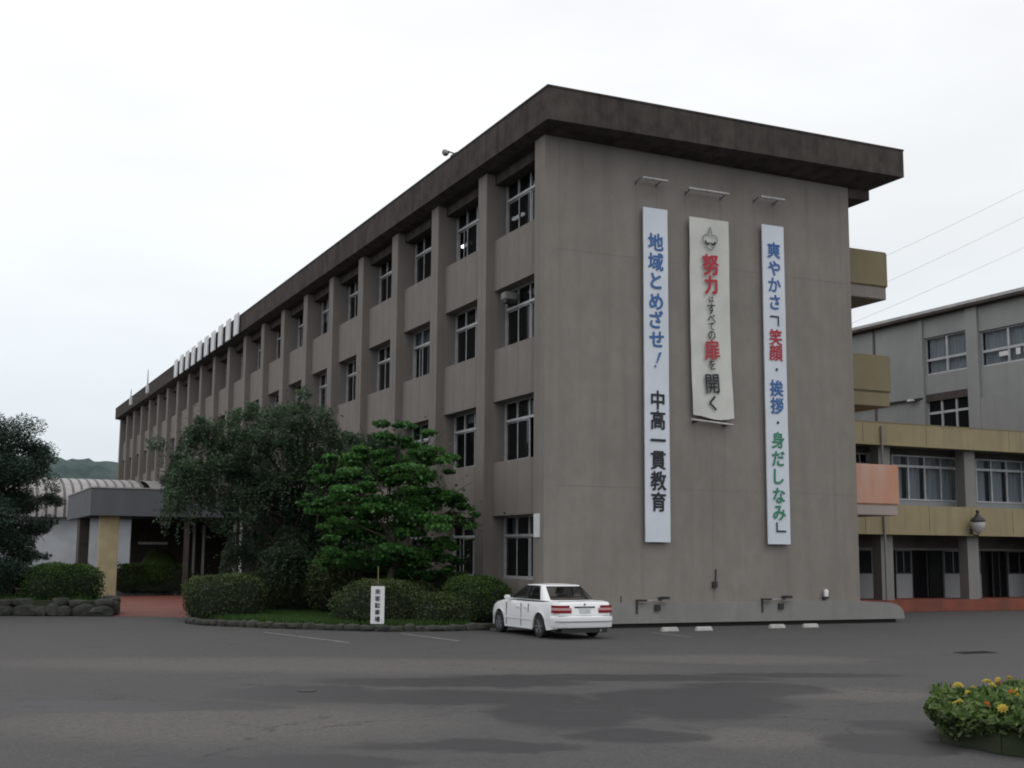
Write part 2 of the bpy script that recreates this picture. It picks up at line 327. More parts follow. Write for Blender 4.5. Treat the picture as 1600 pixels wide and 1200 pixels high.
class MB:
    def __init__(s): s.v = []; s.f = []
    def add(s, V, F):
        n = len(s.v); s.v += [tuple(v) for v in V]; s.f += [tuple(i+n for i in q) for q in F]; return s
    def box(s, x0, x1, y0, y1, z0, z1):
        V = [(x0, y0, z0), (x1, y0, z0), (x1, y1, z0), (x0, y1, z0), (x0, y0, z1), (x1, y0, z1), (x1, y1, z1), (x0, y1, z1)]
        return s.add(V, [(3, 2, 1, 0), (4, 5, 6, 7), (0, 1, 5, 4), (1, 2, 6, 5), (2, 3, 7, 6), (3, 0, 4, 7)])
    def bar(s, a, b, w, h=None):
        a, b = Vector(a), Vector(b); h = h or w; d = (b-a).normalized()
        up = Vector((0, 0, 1)) if abs(d.z) < .9 else Vector((0, 1, 0))
        sx = d.cross(up).normalized()*w/2; sy = sx.cross(d).normalized()*h/2
        V = [p+i*sx+j*sy for p in (a, b) for i, j in ((-1, -1), (1, -1), (1, 1), (-1, 1))]
        return s.add(V, [(0, 1, 2, 3), (7, 6, 5, 4), (0, 4, 5, 1), (1, 5, 6, 2), (2, 6, 7, 3), (3, 7, 4, 0)])
    def tube(s, pts, rr, n=8, cap=True):
        pts = [Vector(p) for p in pts]; rr = rr if isinstance(rr, (list, tuple)) else [rr]*len(pts)
        base = len(s.v); prev = None
        for i, p in enumerate(pts):
            d = (pts[min(i+1, len(pts)-1)]-pts[max(i-1, 0)]).normalized()
            if prev is None: prev = d.orthogonal().normalized()
            sx = (prev-d*prev.dot(d)).normalized(); prev = sx; sy = d.cross(sx)
            for k in range(n):
                a = 2*math.pi*k/n; q = p+rr[i]*(math.cos(a)*sx+math.sin(a)*sy); s.v.append(tuple(q))
        for i in range(len(pts)-1):
            for k in range(n):
                a = base+i*n+k; b = base+i*n+(k+1) % n; s.f.append((a, b, b+n, a+n))
        if cap:
            s.f.append(tuple(base+k for k in reversed(range(n)))); s.f.append(tuple(base+(len(pts)-1)*n+k for k in range(n)))
        return s
    def lathe(s, prof, cx=0, cy=0, n=20, axis='z'):
        base = len(s.v)
        for (rr, z) in prof:
            for k in range(n):
                a = 2*math.pi*k/n
                if axis == 'z': s.v.append((cx+rr*math.cos(a), cy+rr*math.sin(a), z))
                else: s.v.append((z, cx+rr*math.cos(a), cy+rr*math.sin(a)))
        for i in range(len(prof)-1):
            for k in range(n):
                a = base+i*n+k; b = base+i*n+(k+1) % n; s.f.append((a, b, b+n, a+n))
        s.f.append(tuple(base+k for k in reversed(range(n)))); s.f.append(tuple(base+(len(prof)-1)*n+k for k in range(n)))
        return s
    def prism(s, poly, z0, z1):
        n = len(poly); b = len(s.v)
        s.v += [(x, y, z0) for x, y in poly]+[(x, y, z1) for x, y in poly]
        s.f += [tuple(b+i for i in reversed(range(n))), tuple(b+n+i for i in range(n))]
        s.f += [(b+i, b+(i+1) % n, b+n+(i+1) % n, b+n+i) for i in range(n)]
        return s
    def mesh(s, name, mt, smooth=False, org=(0, 0, 0), bevel=0):
        me = bpy.data.meshes.new(name)
        V = [(v[0]-org[0], v[1]-org[1], v[2]-org[2]) for v in s.v]
        me.from_pydata(V, [], s.f)
        if bevel or True:
            bm = bmesh.new(); bm.from_mesh(me)
            bmesh.ops.recalc_face_normals(bm, faces=bm.faces)
            if bevel: bmesh.ops.bevel(bm, geom=[e for e in bm.edges], offset=bevel, segments=2, affect='EDGES', clamp_overlap=True)
            if smooth:
                for fc in bm.faces: fc.smooth = True
                for ed in bm.edges:
                    if len(ed.link_faces) == 2 and ed.calc_face_angle(0) > rad(38): ed.smooth = False
            bm.to_mesh(me); bm.free()
        me.materials.append(mt); me.update(); return me
    def build(s, name, mt, parent=None, smooth=False, bevel=0, local=False):
        org = (0, 0, 0)
        if parent is not None and not local:
            org = tuple(parent.location) if parent.parent is None else (0, 0, 0)
        me = s.mesh(name, mt, smooth, org, bevel)
        return link(bpy.data.objects.new(name, me), parent)
def inst(name, me, parent, loc=(0, 0, 0)):
    o = bpy.data.objects.new(name, me); o.location = loc; return link(o, parent)

# ------------------------------------------------------------------ setting: ground, brick, soil, hills
def sheet(name, poly, z, mt):
    me = bpy.data.meshes.new(name); me.from_pydata([(x, y, z) for x, y in poly], [], [tuple(range(len(poly)))]); me.materials.append(mt)
    bm = bmesh.new(); bm.from_mesh(me); bmesh.ops.recalc_face_normals(bm, faces=bm.faces)
    for fc in bm.faces:
        if fc.normal.z < 0: fc.normal_flip()
    bm.to_mesh(me); bm.free()
    o = bpy.data.objects.new(name, me); COL.objects.link(o); tag(o, kind='structure'); return o
sheet('asphalt_ground', [(-90, -90), (120, -90), (120, 140), (-90, 140)], 0, MT['asphalt'])
sheet('far_ground', [(-1500, -1500), (1500, -1500), (1500, 1500), (-1500, 1500)], -.06, MT['farsoil'])
sheet('brick_paving', [(-10.75, 11.25), (-8.2, 9.65), (-4.2, 27), (-4.2, 31.4), (-9.6, 31.4)], .006, MT['brick'])
ISL = [(-8.95, 6.1), (-8.75, 5.0), (-7.3, 3.2), (-5.55, 1.25), (-4.6, .55), (-2.9, .25), (-1.9, .3), (-1.75, 1.0), (-.05, 1.0), (-.05, 26.5), (-4.0, 26.5), (-8.05, 9.2)]
LIS = [(-24, 14.2), (-18, 13.6), (-14.0, 12.75), (-12.4, 12.1), (-10.95, 11.55), (-10.6, 12.1), (-10.4, 15), (-9.9, 29), (-24, 30)]
def raised(name, poly, z, mt):
    o = MB().prism(poly, -.02, z).build(name, mt); return tag(o, kind='structure')
raised('planting_bed_soil', ISL, .13, MT['soil'])
raised('left_planting_bed_soil', LIS, .5, MT['soil'])

def hills():
    random.seed(5); V = []; F = []
    na, nr = 1500, 14
    for i in range(na):
        a = 2*math.pi*i/na
        base = 47+5*noise.noise(Vector((math.cos(a)*3.1, math.sin(a)*3.1, 2.)))+3*noise.noise(Vector((math.cos(a)*11, math.sin(a)*11, 5.)))
        for j in range(nr):
            t = j/(nr-1); R = 470+t*190
            h = base*math.sin(t*math.pi/2)**.8 if t > 0 else -1
            bump = 1.6*noise.noise(Vector((math.cos(a)*R*.45, math.sin(a)*R*.45, 4))) + 2.6*noise.noise(Vector((math.cos(a)*R*.055, math.sin(a)*R*.055, 1))) + 2.2*noise.noise(Vector((math.cos(a)*R*.16, math.sin(a)*R*.16, 9)))
            V.append((math.sin(a)*R, math.cos(a)*R, h+(bump if t > 0 else 0)))
    for i in range(na):
        for j in range(nr-1):
            a = i*nr+j; b = ((i+1) % na)*nr+j; F.append((a, b, b+1, a+1))
    m = MB(); m.add(V, F); o = m.build('wooded_hills', MT['hill'], smooth=True); tag(o, kind='structure')
hills()

# ------------------------------------------------------------------ main school building
B, PW, S = 4.4078, .7024, .31
NB = 21; LEN = NB*B+PW
WX = 11.7
school = thing('school_building', 'long four-storey grey-brown concrete school building with ribbed window front and dark overhanging eave', 'building')
MB().box(0, WX, 0, .35, .1, 14.98).build('gable_wall', MT['gable'], school)
MB().box(0, .82, .35, PW, .1, 14.98).build('pilaster', MT['facade'], school)
pm = MB().box(0, .82, 0, PW, .1, 15.0).mesh('pilaster', MT['facade'])
for n in range(1, NB+1): inst('pilaster', pm, school, (0, n*B, 0))
MB().box(.82, WX, LEN-.3, LEN-.02, .1, 14.98).build('end_wall', MT['facade'], school)
MB().box(WX-.25, WX, .35, LEN-.3, .1, 14.98).build('rear_wall', MT['facade'], school)
# spandrels
ZH = [3.39, 7.14, 10.89, 14.56]; ZS = [1.38, 5.13, 8.88, 12.63]
CY = B-PW
sp = MB().box(0, .50, 0, CY, 0, 1.74).mesh('spandrel_panel', MT['facade'])
sp0 = MB().box(0, .50, 0, CY, 0, ZS[0]-.1).mesh('spandrel_panel', MT['facade'])
spt = MB().box(0, .50, 0, CY, 0, .44).mesh('lintel_beam', MT['fascia'])
for n in range(NB):
    y = PW+n*B
    inst('spandrel_panel', sp0, school, (S, y, .1))
    for k in range(3): inst('spandrel_panel', sp, school, (S, y, ZH[k]))
    inst('lintel_beam', spt, school, (S, y, ZH[3]))
# interior
for k, z in enumerate((.12, 3.95, 7.70, 11.45)):
    MB().box(.83, WX-.26, .36, LEN-.31, z-.1, z).build('floor_slab', MT['slab'], school)
MB().box(.83, WX-.26, .36, LEN-.31, 14.7, 14.9).build('top_ceiling', MT['slab'], school)
MB().box(7.0, 7.15, .36, LEN-.31, .12, 14.7).build('corridor_wall', MT['interior'], school)
for n in range(3, NB, 2): MB().box(.84, 6.98, n*B+.25, n*B+.4, .14, 14.6).build('partition_wall', MT['interior'], school)
# windows
WXP = .80
def window_frame_mesh():
    m = MB(); d0, d1 = WXP-.06, WXP+.06; h = 2.01; t = 1.38; fw = .055
    m.box(d0, d1, 0, fw, 0, h); m.box(d0, d1, CY-fw, CY, 0, h)
    m.box(d0, d1, fw, CY-fw, 0, fw); m.box(d0, d1, fw, CY-fw, h-fw, h)
    m.box(d0-.02, d1-.002, fw, CY-fw, t-.04, t+.04)
    q = CY/4
    for i in (1, 2, 3): m.box(d0+.01, d1-.01, i*q-.028, i*q+.028, t+.04, h-fw)
    return m.mesh('window', MT['alu'])
wf = window_frame_mesh()
def sash_mesh(x):
    q = CY/4; m = MB(); w_ = .042; x0, x1 = x-.018, x+.018
    m.box(x0, x1, 0, w_, .055, 1.34); m.box(x0, x1, q-w_, q, .055, 1.34)
    m.box(x0, x1, w_, q-w_, .055, .055+w_); m.box(x0, x1, w_, q-w_, 1.34-w_, 1.34)
    return m.mesh('sash', MT['alu'])
sash_o, sash_i = sash_mesh(WXP-.02), sash_mesh(WXP+.022)
def pane_mesh(x, y0, y1, z0, z1, mt, name='pane'): return MB().box(x-.004, x+.004, y0, y1, z0, z1).mesh(name, mt)
q = CY/4
pl = {}; pu = {}; wide = {}
for g in ('glass', 'glass_d', 'glass_h'):
    pl[g] = pane_mesh(WXP, .04, q-.04, .09, 1.30, MT[g])
    pu[g] = pane_mesh(WXP, .03, q-.03, 1.42, 1.95, MT[g])
    wide[g] = MB().box(WXP-.004, WXP+.004, .06, CY-.06, .06, 1.34).box(WXP-.004, WXP+.004, .06, CY-.06, 1.42, 1.95).mesh('glazing', MT[g])
def curtain_mesh(y0, y1, z0, z1, mt, x=1.02):
    V = []; F = []; n = max(4, int((y1-y0)/.05))
    for i in range(n+1):
        y = y0+(y1-y0)*i/n; xx = x+.03*math.sin(i*1.35)+.012*math.sin(i*.6)
        V += [(xx, y, z0), (xx, y, z1)]
    for i in range(n): F.append((2*i, 2*i+2, 2*i+3, 2*i+1))
    m = MB(); m.add(V, F); return m.mesh('curtain', mt, smooth=True)
cur1 = curtain_mesh(.1, 1.5, .02, 2.0, MT['curtain']); cur2 = curtain_mesh(2.3, CY-.1, .02, 2.0, MT['curtain']); cur3 = curtain_mesh(.1, CY-.1, .02, 2.0, MT['curtain'])
blinds = [MB().box(.90, .915, .08, CY-.08, 2.0-h_, 2.0).mesh('blind', MT['curtain']) for h_ in (.35, .62, 1.1, .8)]
halfb = [MB().box(.90, .915, q*i_+.02, q*(i_+1)-.02, 2.0-h_, 2.0).mesh('blind', MT['sheer']) for i_, h_ in ((0, 1.2), (1, .7), (2, 1.6))]
curb = curtain_mesh(1.2, 2.4, .02, .95, MT['curtain_b'])
random.seed(11)
for n in range(NB):
    for k in range(4):
        wdw = inst('window', wf, school, (0, PW+n*B, ZS[k]))
        g = random.choice(['glass', 'glass', 'glass_d', 'glass_h'])
        if n < 7:
            order = [(sash_o, 0), (sash_i, 1), (sash_o, 2), (sash_i, 3)]
            # some sashes slid open
            shift = {0: 0, 1: 0, 2: 0, 3: 0}
            if random.random() < .45: shift[random.choice((1, 3))] = -.55*q
            for sm_, i in order:
                yy = i*q+shift[i]
                inst('sash', sm_, wdw, (0, yy, 0))
                inst('pane', pl[random.choice([g, g, 'glass'])], wdw, ((-.02 if sm_ is sash_o else .022), yy, 0))
            for i in range(4): inst('pane', pu[random.choice([g, 'glass_d'])], wdw, (0, i*q, 0))
        else:
            MBs = inst('sash', sash_o, wdw, (0, q, 0)); inst('sash', sash_i, wdw, (0, 2*q, 0))
            inst('glazing', wide[g], wdw)
        cc = random.random()
        if (n, k) == (0, 0) : inst('curtain', cur2, wdw); inst('curtain', cur1, wdw)
        elif (n, k) == (2, 3): inst('curtain', curb, wdw)
        elif (n, k) in ((0, 3), (1, 3), (0, 2)): pass
        elif k == 0 and cc < .7: inst('curtain', cur3, wdw)
        elif cc < .28: inst('curtain', cur1, wdw)
        elif cc < .5: inst('curtain', cur2, wdw)
        elif cc < .6: inst('curtain', cur3, wdw)
        elif cc < .78: inst('blind', random.choice(blinds), wdw)
        elif cc < .92: inst('blind', random.choice(halfb), wdw)
# fluorescent tubes seen through the top windows
for (y0, y1, z) in ((4.7, 5.55, 13.76), (9.25, 10.15, 13.80)):
    lm = MB().box(1.44, 1.60, y0-.03, y1+.03, z+.075, z+.12).build('fluorescent_lamp', MT['white'], school)
    link(bpy.data.objects.new('tube', MB().box(1.47, 1.57, y0, y1, z, z+.07).mesh('tube', MT['tube'])), lm)
# eave slab
def roof():
    x0, x1, y0, y1 = -.4, 13.34, -.98, LEN+.6
    V = []; Lx = [(x0, y0, x1, y1, 16.09), (x0, y0, x1, y1, 15.06), (-.02, -.02, 12.55, LEN, 14.80), (-.02, -.02, 12.55, LEN, 14.79)]
    for a, b, c, d, z in Lx: V += [(a, b, z), (c, b, z), (c, d, z), (a, d, z)]
    V[1*4+1] = (x1, y0, 15.14); V[1*4+2] = (x1, y1, 15.14)
    V[4*0+1] = (x1, y0, 16.06)
    V[2*4+0] = (.0, -.02, 14.93); V[2*4+3] = (.0, LEN, 14.93)
    F = [(0, 1, 2, 3)]
    for l in range(2):
        for i in range(4):
            a = l*4+i; b = l*4+(i+1) % 4; F.append((a, b, b+4, a+4))
    F.append((8, 11, 10, 9))
    m = MB(); m.add(V[:12], F)
    # densify for geometry variation is not needed
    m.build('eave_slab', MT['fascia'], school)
roof()
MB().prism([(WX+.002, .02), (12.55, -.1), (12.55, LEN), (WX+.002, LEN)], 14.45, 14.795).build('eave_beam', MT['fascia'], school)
MB().box(.1, 12.9, -.6, LEN+.2, 16.092, 16.12).build('roof_membrane', MT['slab'], school)
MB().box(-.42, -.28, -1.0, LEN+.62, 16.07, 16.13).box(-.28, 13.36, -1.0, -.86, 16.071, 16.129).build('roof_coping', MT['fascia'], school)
# plinth with rounded end running past the corner
def plinth():
    m = MB(); prof = []
    xs = [0, 1, 2, 3, 4, 5, 6, 7, 8, 9, 10, 11, 12, 12.8, 13.1, 13.28, 13.38, 13.42]
    zt = [.74]*12+[.70, .66, .60, .50, .38, .20]
    zt[11] = .74
    V = []; F = []
    for x, z in zip(xs, zt):
        V += [(x, -.17, .13), (x, -.17, z), (x, .5 if x > 11.71 else -.002, z), (x, .5 if x > 11.71 else -.002, .13)]
    n = len(xs)
    for i in range(n-1):
        for k in range(4): F.append((4*i+k, 4*i+(k+1) % 4, 4*i+4+(k+1) % 4, 4*i+4+k))
    F += [(0, 1, 2, 3), (4*n-1, 4*n-2, 4*n-3, 4*n-4)]
    m.add(V, F); return m.build('plinth', MT['plinth'], school)
plinth()
MB().box(.02, 13.1, -.10, -.002, 0, .13).box(11.7, 13.1, -.002, .4, 0, .13).build('plinth_shadow_fill', MT['dark'], school)  # near-black fill in the gap: shadow under the plinth painted as colour
# crown panels of the stair bands at the rear side: parapets seen end on
def parapet(z0, z1, zs0, x1, mt, mts, y1=5.9):
    MB().box(WX+.003, x1, 1.0, y1, z0, z1).build('walkway_parapet', mt, school, bevel=.05)
    MB().box(WX+.003, x1-.08, 1.04, y1, zs0, z0-.003).build('walkway_slab', mts, school, bevel=.02)
parapet(11.72, 13.03, 11.28, 14.27, MT['ochre_d'], MT['facade'])
parapet(7.92, 9.25, 7.42, 14.27, MT['ochre_d'], MT['ochre_d'])
parapet(3.96, 5.37, 3.6, 14.47, MT['orange'], MT['pinkish'], 5.6)
# conduit and small holes on gable wall
m = MB()
for x, z in ((2.3, 13.2), (9.6, 13.2)): m.box(x, x+.08, -.006, -.001, z, z+.12)
m.build('patch_mark', MT['grey_ink'], school)
MB().box(5.86, 6.02, -.09, -.002, 1.18, 1.36).bar((5.98, -.04, 1.36), (6.0, -.04, 1.75), .03).build('junction_box', MT['iron'], school)
MB().bar((2.6, -.012, .95), (2.6, -.012, .3), .02).build('conduit', MT['iron'], school)

MB().box(5.93, 5.945, -.004, -.0005, .76, 6.4).box(5.93, 5.945, -.004, -.0005, 13.0, 14.7).box(.4, 11.6, -.004, -.0006, 4.20, 4.212).box(.4, 11.6, -.004, -.0006, 11.40, 11.41).build('construction_joint', MT['facade'], school)
# fixtures on the gable
def gable_bar(x0, x1, z, label, arms):
    t = thing('banner_bar', label, 'banner bar', ((x0+x1)/2, 0, z))
    MB().tube([(x0, -.32, z), (x1, -.32, z)], .048, 8).build('rod', MT['steel'], t)
    m = MB()
    for x in arms: m.bar((x, -.002, z-.10), (x, -.30, z-.012), .028, .028).box(x-.03, x+.03, -.012, -.002, z-.16, z+.0)
    m.build('wall_arm', MT['alu_d'], t)
gable_bar(3.26, 4.17, 13.93, 'short metal rod on arms above the banner with blue and black lettering', (3.2, 3.95))
gable_bar(4.96, 6.51, 13.81, 'long metal rod above the cream banner with red lettering', (5.05, 6.4))
gable_bar(7.78, 8.74, 13.9, 'short metal rod on arms above the right-hand banner with green lettering', (7.72, 8.5))
def low_bracket(x0, label):
    t = thing('wall_bracket', label, 'bracket', (x0, -.17, .8), 0, 'low brackets under the two narrow banners')
    MB().box(x0, x0+.34, -.30, -.172, .78, .84).box(x0+.02, x0+.07, -.2, -.172, .42, .78).build('mount_plate', MT['iron'], t)
    MB().box(x0+.78, x0+.84, -.34, -.172, .80, .9).box(x0+.86, x0+1.1, -.36, -.172, .84, .92).box(x0+.66, x0+.84, -.24, -.172, .50, .68).build('clamp', MT['iron'], t)
    MB().bar((x0+.3, -.25, .81), (x0+.8, -.25, .83), .025).build('rod', MT['steel'], t)
low_bracket(3.0, 'dark metal bracket on the plinth under the left narrow banner')
low_bracket(7.58, 'dark metal bracket on the plinth under the right narrow banner')
t = thing('wall_lamp', 'small white wall lamp low on the gable wall at its right end', 'lamp', (10.2, 0, .9))
MB().lathe([(.03, .86), (.07, .88), (.075, 1.06), (.05, 1.10), (.02, 1.11)], 10.2, -.12, 14).build('shade', MT['white'], t, smooth=True)
MB().box(10.12, 10.3, -.14, -.002, .80, .86).build('mount', MT['iron'], t)

# wheel stops (pairs in front of the plinth)
WS = [(2.80, -1.95, 'first from the white car'), (3.93, -2.0, 'second from the white car'), (6.82, -1.62, 'third from the white car'), (8.05, -1.65, 'farthest from the white car')]
for x, y, wh in WS:
    m = MB()
    m.add([(x, y-.07, .0), (x+.56, y-.07, .0), (x+.56, y+.08, .0), (x, y+.08, .0), (x+.03, y-.05, .11), (x+.53, y-.05, .11), (x+.53, y+.05, .12), (x+.03, y+.05, .12)],
          [(3, 2, 1, 0), (4, 5, 6, 7), (0, 1, 5, 4), (1, 2, 6, 5), (2, 3, 7, 6), (3, 0, 4, 7)])
    o = m.build('wheel_stop', MT['stopc'], bevel=.012); tag(o, 'pale concrete wheel stop at the gable foot, '+wh, 'wheel stop', 'wheel stops in front of the gable')

# ------------------------------------------------------------------ banners with lettering
def glyph(ch, size, x, y, z, mt, parent, bold=.02, sx=1., name='character', rot90=False):
    cu = bpy.data.curves.new('lettering', 'FONT'); cu.body = ch; cu.size = size
    cu.align_x = 'CENTER'; cu.align_y = 'CENTER'
    tmp = bpy.data.objects.new('tmp', cu); COL.objects.link(tmp)
    dg = bpy.context.evaluated_depsgraph_get(); me0 = bpy.data.meshes.new_from_object(tmp.evaluated_get(dg))
    bpy.data.objects.remove(tmp)
    if len(me0.vertices) == 0: return None
    co = [v.co.copy() for v in me0.vertices]; fs = [tuple(p.vertices) for p in me0.polygons]; V = []; F = []; w_ = bold*size
    for k_, (dx, dy) in enumerate(((0, 0), (1, 0), (-1, 0), (0, 1), (0, -1), (.7, .7), (-.7, .7), (.7, -.7), (-.7, -.7))):
        n_ = len(V); V += [(c.x+dx*w_, c.y+dy*w_*.8, .0006*k_) for c in co]; F += [tuple(i+n_ for i in f_) for f_ in fs]
    me = bpy.data.meshes.new('lettering'); me.from_pydata(V, [], F); bpy.data.meshes.remove(me0)
    co = np.array(V); mn, mxx = co.min(0), co.max(0); cc = (mn+mxx)/2
    me.transform(Matrix.Translation(-Vector(cc)))
    Rm = Matrix.Rotation(rad(90), 4, 'X')
    if rot90: me.transform(Matrix.Rotation(rad(-90), 4, 'Z'))
    me.transform(Matrix.Diagonal((sx, 1, 1, 1))); me.transform(Rm)
    me.materials.clear(); me.materials.append(mt)
    o = bpy.data.objects.new(name, me); o.location = Vector((x, y, z))-Vector(parent.location); return link(o, parent)

def flat_banner(x0, x1, z0, z1, label, mt, th=.05, wave=0.):
    t = thing('banner', label, 'banner', ((x0+x1)/2, -.1, z0))
    V = []; F = []; nz_, nx = 40, 6
    rng = random.Random(int(x0*10))
    for side, yy in ((0, -.16), (1, -.16+th)):
        for j in range(nz_+1):
            for i in range(nx+1):
                a, b = i/nx, j/nz_
                x = x0+(x1-x0)*a; z = z0+(z1-z0)*b; y = yy
                if wave:
                    x += .012*math.sin(b*7+1)*(1-b)+(.05*(1-b)**6); z += .06*(1-b)**8*math.cos(a*5)
                    y -= .03*noise.noise(Vector((a*2.2, b*5, 3)))+.012*noise.noise(Vector((a*5, b*14, 8)))+.06*(1-b)**5*(a)
                else: y -= .010*noise.noise(Vector((a, b*12, x0)))
                V.append((x, y, z))
    n1 = (nz_+1)*(nx+1)
    for j in range(nz_):
        for i in range(nx):
            a = j*(nx+1)+i; F.append((a, a+1, a+nx+2, a+nx+1)); F.append((n1+a+nx+1, n1+a+nx+2, n1+a+1, n1+a))
    for j in range(nz_):
        a = j*(nx+1); F.append((a, a+nx+1, n1+a+nx+1, n1+a)); a += nx; F.append((n1+a, n1+a+nx+1, a+nx+1, a))
    for i in range(nx):
        a = i; F.append((a+1, a, n1+a, n1+a+1)); a = nz_*(nx+1)+i; F.append((a, a+1, n1+a+1, n1+a))
    m = MB(); m.add(V, F); m.build('cloth', mt, t, smooth=True)
    return t
b1 = flat_banner(3.385, 4.27, 2.56, 13.04, 'narrow white vertical banner with blue and black Japanese lettering, nearest the white car', MT['banner'])
Z1 = [11.95, 11.31, 10.7, 10.04, 9.47, 8.84, 8.19]
for ch, z in zip('地域とめざせ！', Z1):
    if ch == '！':
        m = MB(); m.add([(3.90, -.186, 8.42), (4.0, -.186, 8.44), (3.84, -.186, 8.09), (3.80, -.186, 8.08), (3.90, -.180, 8.42), (4.0, -.180, 8.44), (3.84, -.180, 8.09), (3.80, -.180, 8.08)],
              [(0, 1, 2, 3), (7, 6, 5, 4), (0, 4, 5, 1), (1, 5, 6, 2), (2, 6, 7, 3), (3, 7, 4, 0)]).box(3.74, 3.80, -.186, -.180, 7.95, 8.02)
        m.build('character', MT['blue'], b1)
    else: glyph(ch, .60, 3.82, -.182, z, MT['blue'], b1, .028, .95)
for ch, z in zip('中高一貫教育', [6.93, 6.31, 5.68, 5.06, 4.43, 3.79]): glyph(ch, .62, 3.845, -.182, z, MT['black'], b1, .028, .92)
b3 = flat_banner(7.93, 8.80, 2.54, 13.03, 'narrow white vertical banner with blue, red and green Japanese lettering, right of the cream one', MT['banner'])
b3.rotation_euler = (0, 0, 0)
T3 = '爽やかさ「笑顔・挨拶・身だしなみ」'
Z3 = [12.19, 11.58, 11.02, 10.44, 9.77, 9.27, 8.75, 8.2, 7.59, 7.01, 6.46, 5.89, 5.29, 4.71, 4.1, 3.54, 3.1]
C3 = ['blue']*4+['black']+['red']*2+['black']+['blue']*2+['black']+['green']*5+['black']
for ch, z, c in zip(T3, Z3, C3):
    if ch == '「':
        MB().box(8.17, 8.52, -.186, -.180, z+.16, z+.21).box(8.47, 8.52, -.186, -.180, z-.12, z+.16).build('character', MT['black'], b3)
    elif ch == '」':
        MB().box(8.24, 8.62, -.186, -.180, z-.17, z-.12).box(8.24, 8.29, -.186, -.180, z-.12, z+.14).build('character', MT['black'], b3)
    elif ch == '・':
        MB().lathe([(.045, -.186), (.045, -.180)], 0, 0, 12).v
        mm = MB(); base = [(8.39+.045*math.cos(a*math.pi/6), z+.045*math.sin(a*math.pi/6)) for a in range(12)]
        mm.v = [(x, -.186, zz) for x, zz in base]+[(x, -.180, zz) for x, zz in base]
        mm.f = [tuple(range(12)), tuple(reversed(range(12, 24)))]+[(i, (i+1) % 12, 12+(i+1) % 12, 12+i) for i in range(12)]
        mm.build('character', MT['black'], b3)
    else: glyph(ch, .56, 8.375, -.182, z, MT[c], b3, .026, .96)
b2 = flat_banner(5.10, 6.60, 6.48, 12.94, 'wide cream cloth banner with emblem and red brush lettering, hanging between two narrow banners', MT['cream'], .02, 1)
# brush text in a rather heavy, slanted hand
for ch, z, sz, c, bo in (('努', 11.42, .72, 'red', .034), ('力', 10.76, .62, 'red', .045), ('は', 10.29, .26, 'black', .012), ('す', 9.98, .40, 'black', .016), ('べ', 9.66, .36, 'black', .016),
                         ('て', 9.40, .32, 'black', .016), ('の', 9.12, .36, 'black', .016), ('扉', 8.65, .70, 'red', .022), ('を', 8.17, .36, 'black', .018), ('開', 7.56, .68, 'black', .02), ('く', 6.94, .52, 'black', .035)):
    o = glyph(ch, sz, 5.84, -.235, z, MT[c], b2, bo, .88)
    if o: o.rotation_euler = (0, rad(-4), 0)
# emblem: three petals over a ring
m = MB()
ring = []
for i in range(28):
    a = 2*math.pi*i/28; ring.append((a))
def fl(poly, mt, name='emblem'):
    n = len(poly); mm = MB(); mm.v = [(x, -.236, z) for x, z in poly]+[(x, -.230, z) for x, z in poly]
    mm.f = [tuple(range(n)), tuple(reversed(range(n, 2*n)))]+[(i, (i+1) % n, n+(i+1) % n, n+i) for i in range(n)]
    return mm.build(name, mt, b2)
def arc(cx, cz, r0, r1, a0, a1, n=14):
    p = [(cx+r1*math.cos(a0+(a1-a0)*i/n), cz+r1*math.sin(a0+(a1-a0)*i/n)) for i in range(n+1)]
    return p+[(cx+r0*math.cos(a1-(a1-a0)*i/n), cz+r0*math.sin(a1-(a1-a0)*i/n)) for i in range(n+1)]
ex, ez = 5.83, 12.22
for cx, cz, a0, a1 in ((ex-.13, ez+.03, 1.0, 5.6), (ex+.13, ez+.03, -2.4, 2.2), (ex, ez-.16, 2.6, 6.8)): fl(arc(cx, cz, .13, .165, a0, a1), MT['grey_ink'])
for cx, cz, a0, a1 in ((ex-.1, ez-.06, 2.5, 5.9), (ex+.11, ez-.06, 3.4, 6.8)): fl(arc(cx, cz, .04, .10, a0, a1, 8), MT['black'])
fl([(ex-.09, ez+.2), (ex-.02, ez+.44), (ex+.02, ez+.44), (ex+.09, ez+.2), (ex+.05, ez+.2), (ex, ez+.36), (ex-.05, ez+.2)], MT['grey_ink'])
t = thing('banner_weight_bar', 'pale rod tied under the bottom hem of the cream banner', 'banner bar', (5.8, -.2, 6.3))
MB().tube([(5.02, -.24, 6.38), (6.6, -.24, 6.28)], .035, 8).build('rod', MT['steel'], t)
MB().box(5.2, 5.26, -.24, -.002, 6.3, 6.36).box(6.35, 6.41, -.24, -.002, 6.24, 6.30).build('wall_arm', MT['iron'], t)

# small white board on the corner pilaster
o = MB().box(-.05, -.003, .22, .58, 2.66, 3.36).build('notice_board', MT['white'], bevel=.008); tag(o, 'small white upright board fixed at the building corner above the white car', 'board')
# exhaust hood at the third floor window nearest the corner
t = thing('exhaust_hood', 'small white box hood under the window head, third floor next to the corner', 'vent hood', (.2, 3.3, 10.25))
MB().box(.24, .70, 3.35, 3.74, 10.44, 10.70).build('casing', MT['plinth'], t, bevel=.03)
MB().box(.28, .68, 3.38, 3.71, 10.34, 10.438).build('grille', MT['iron'], t)
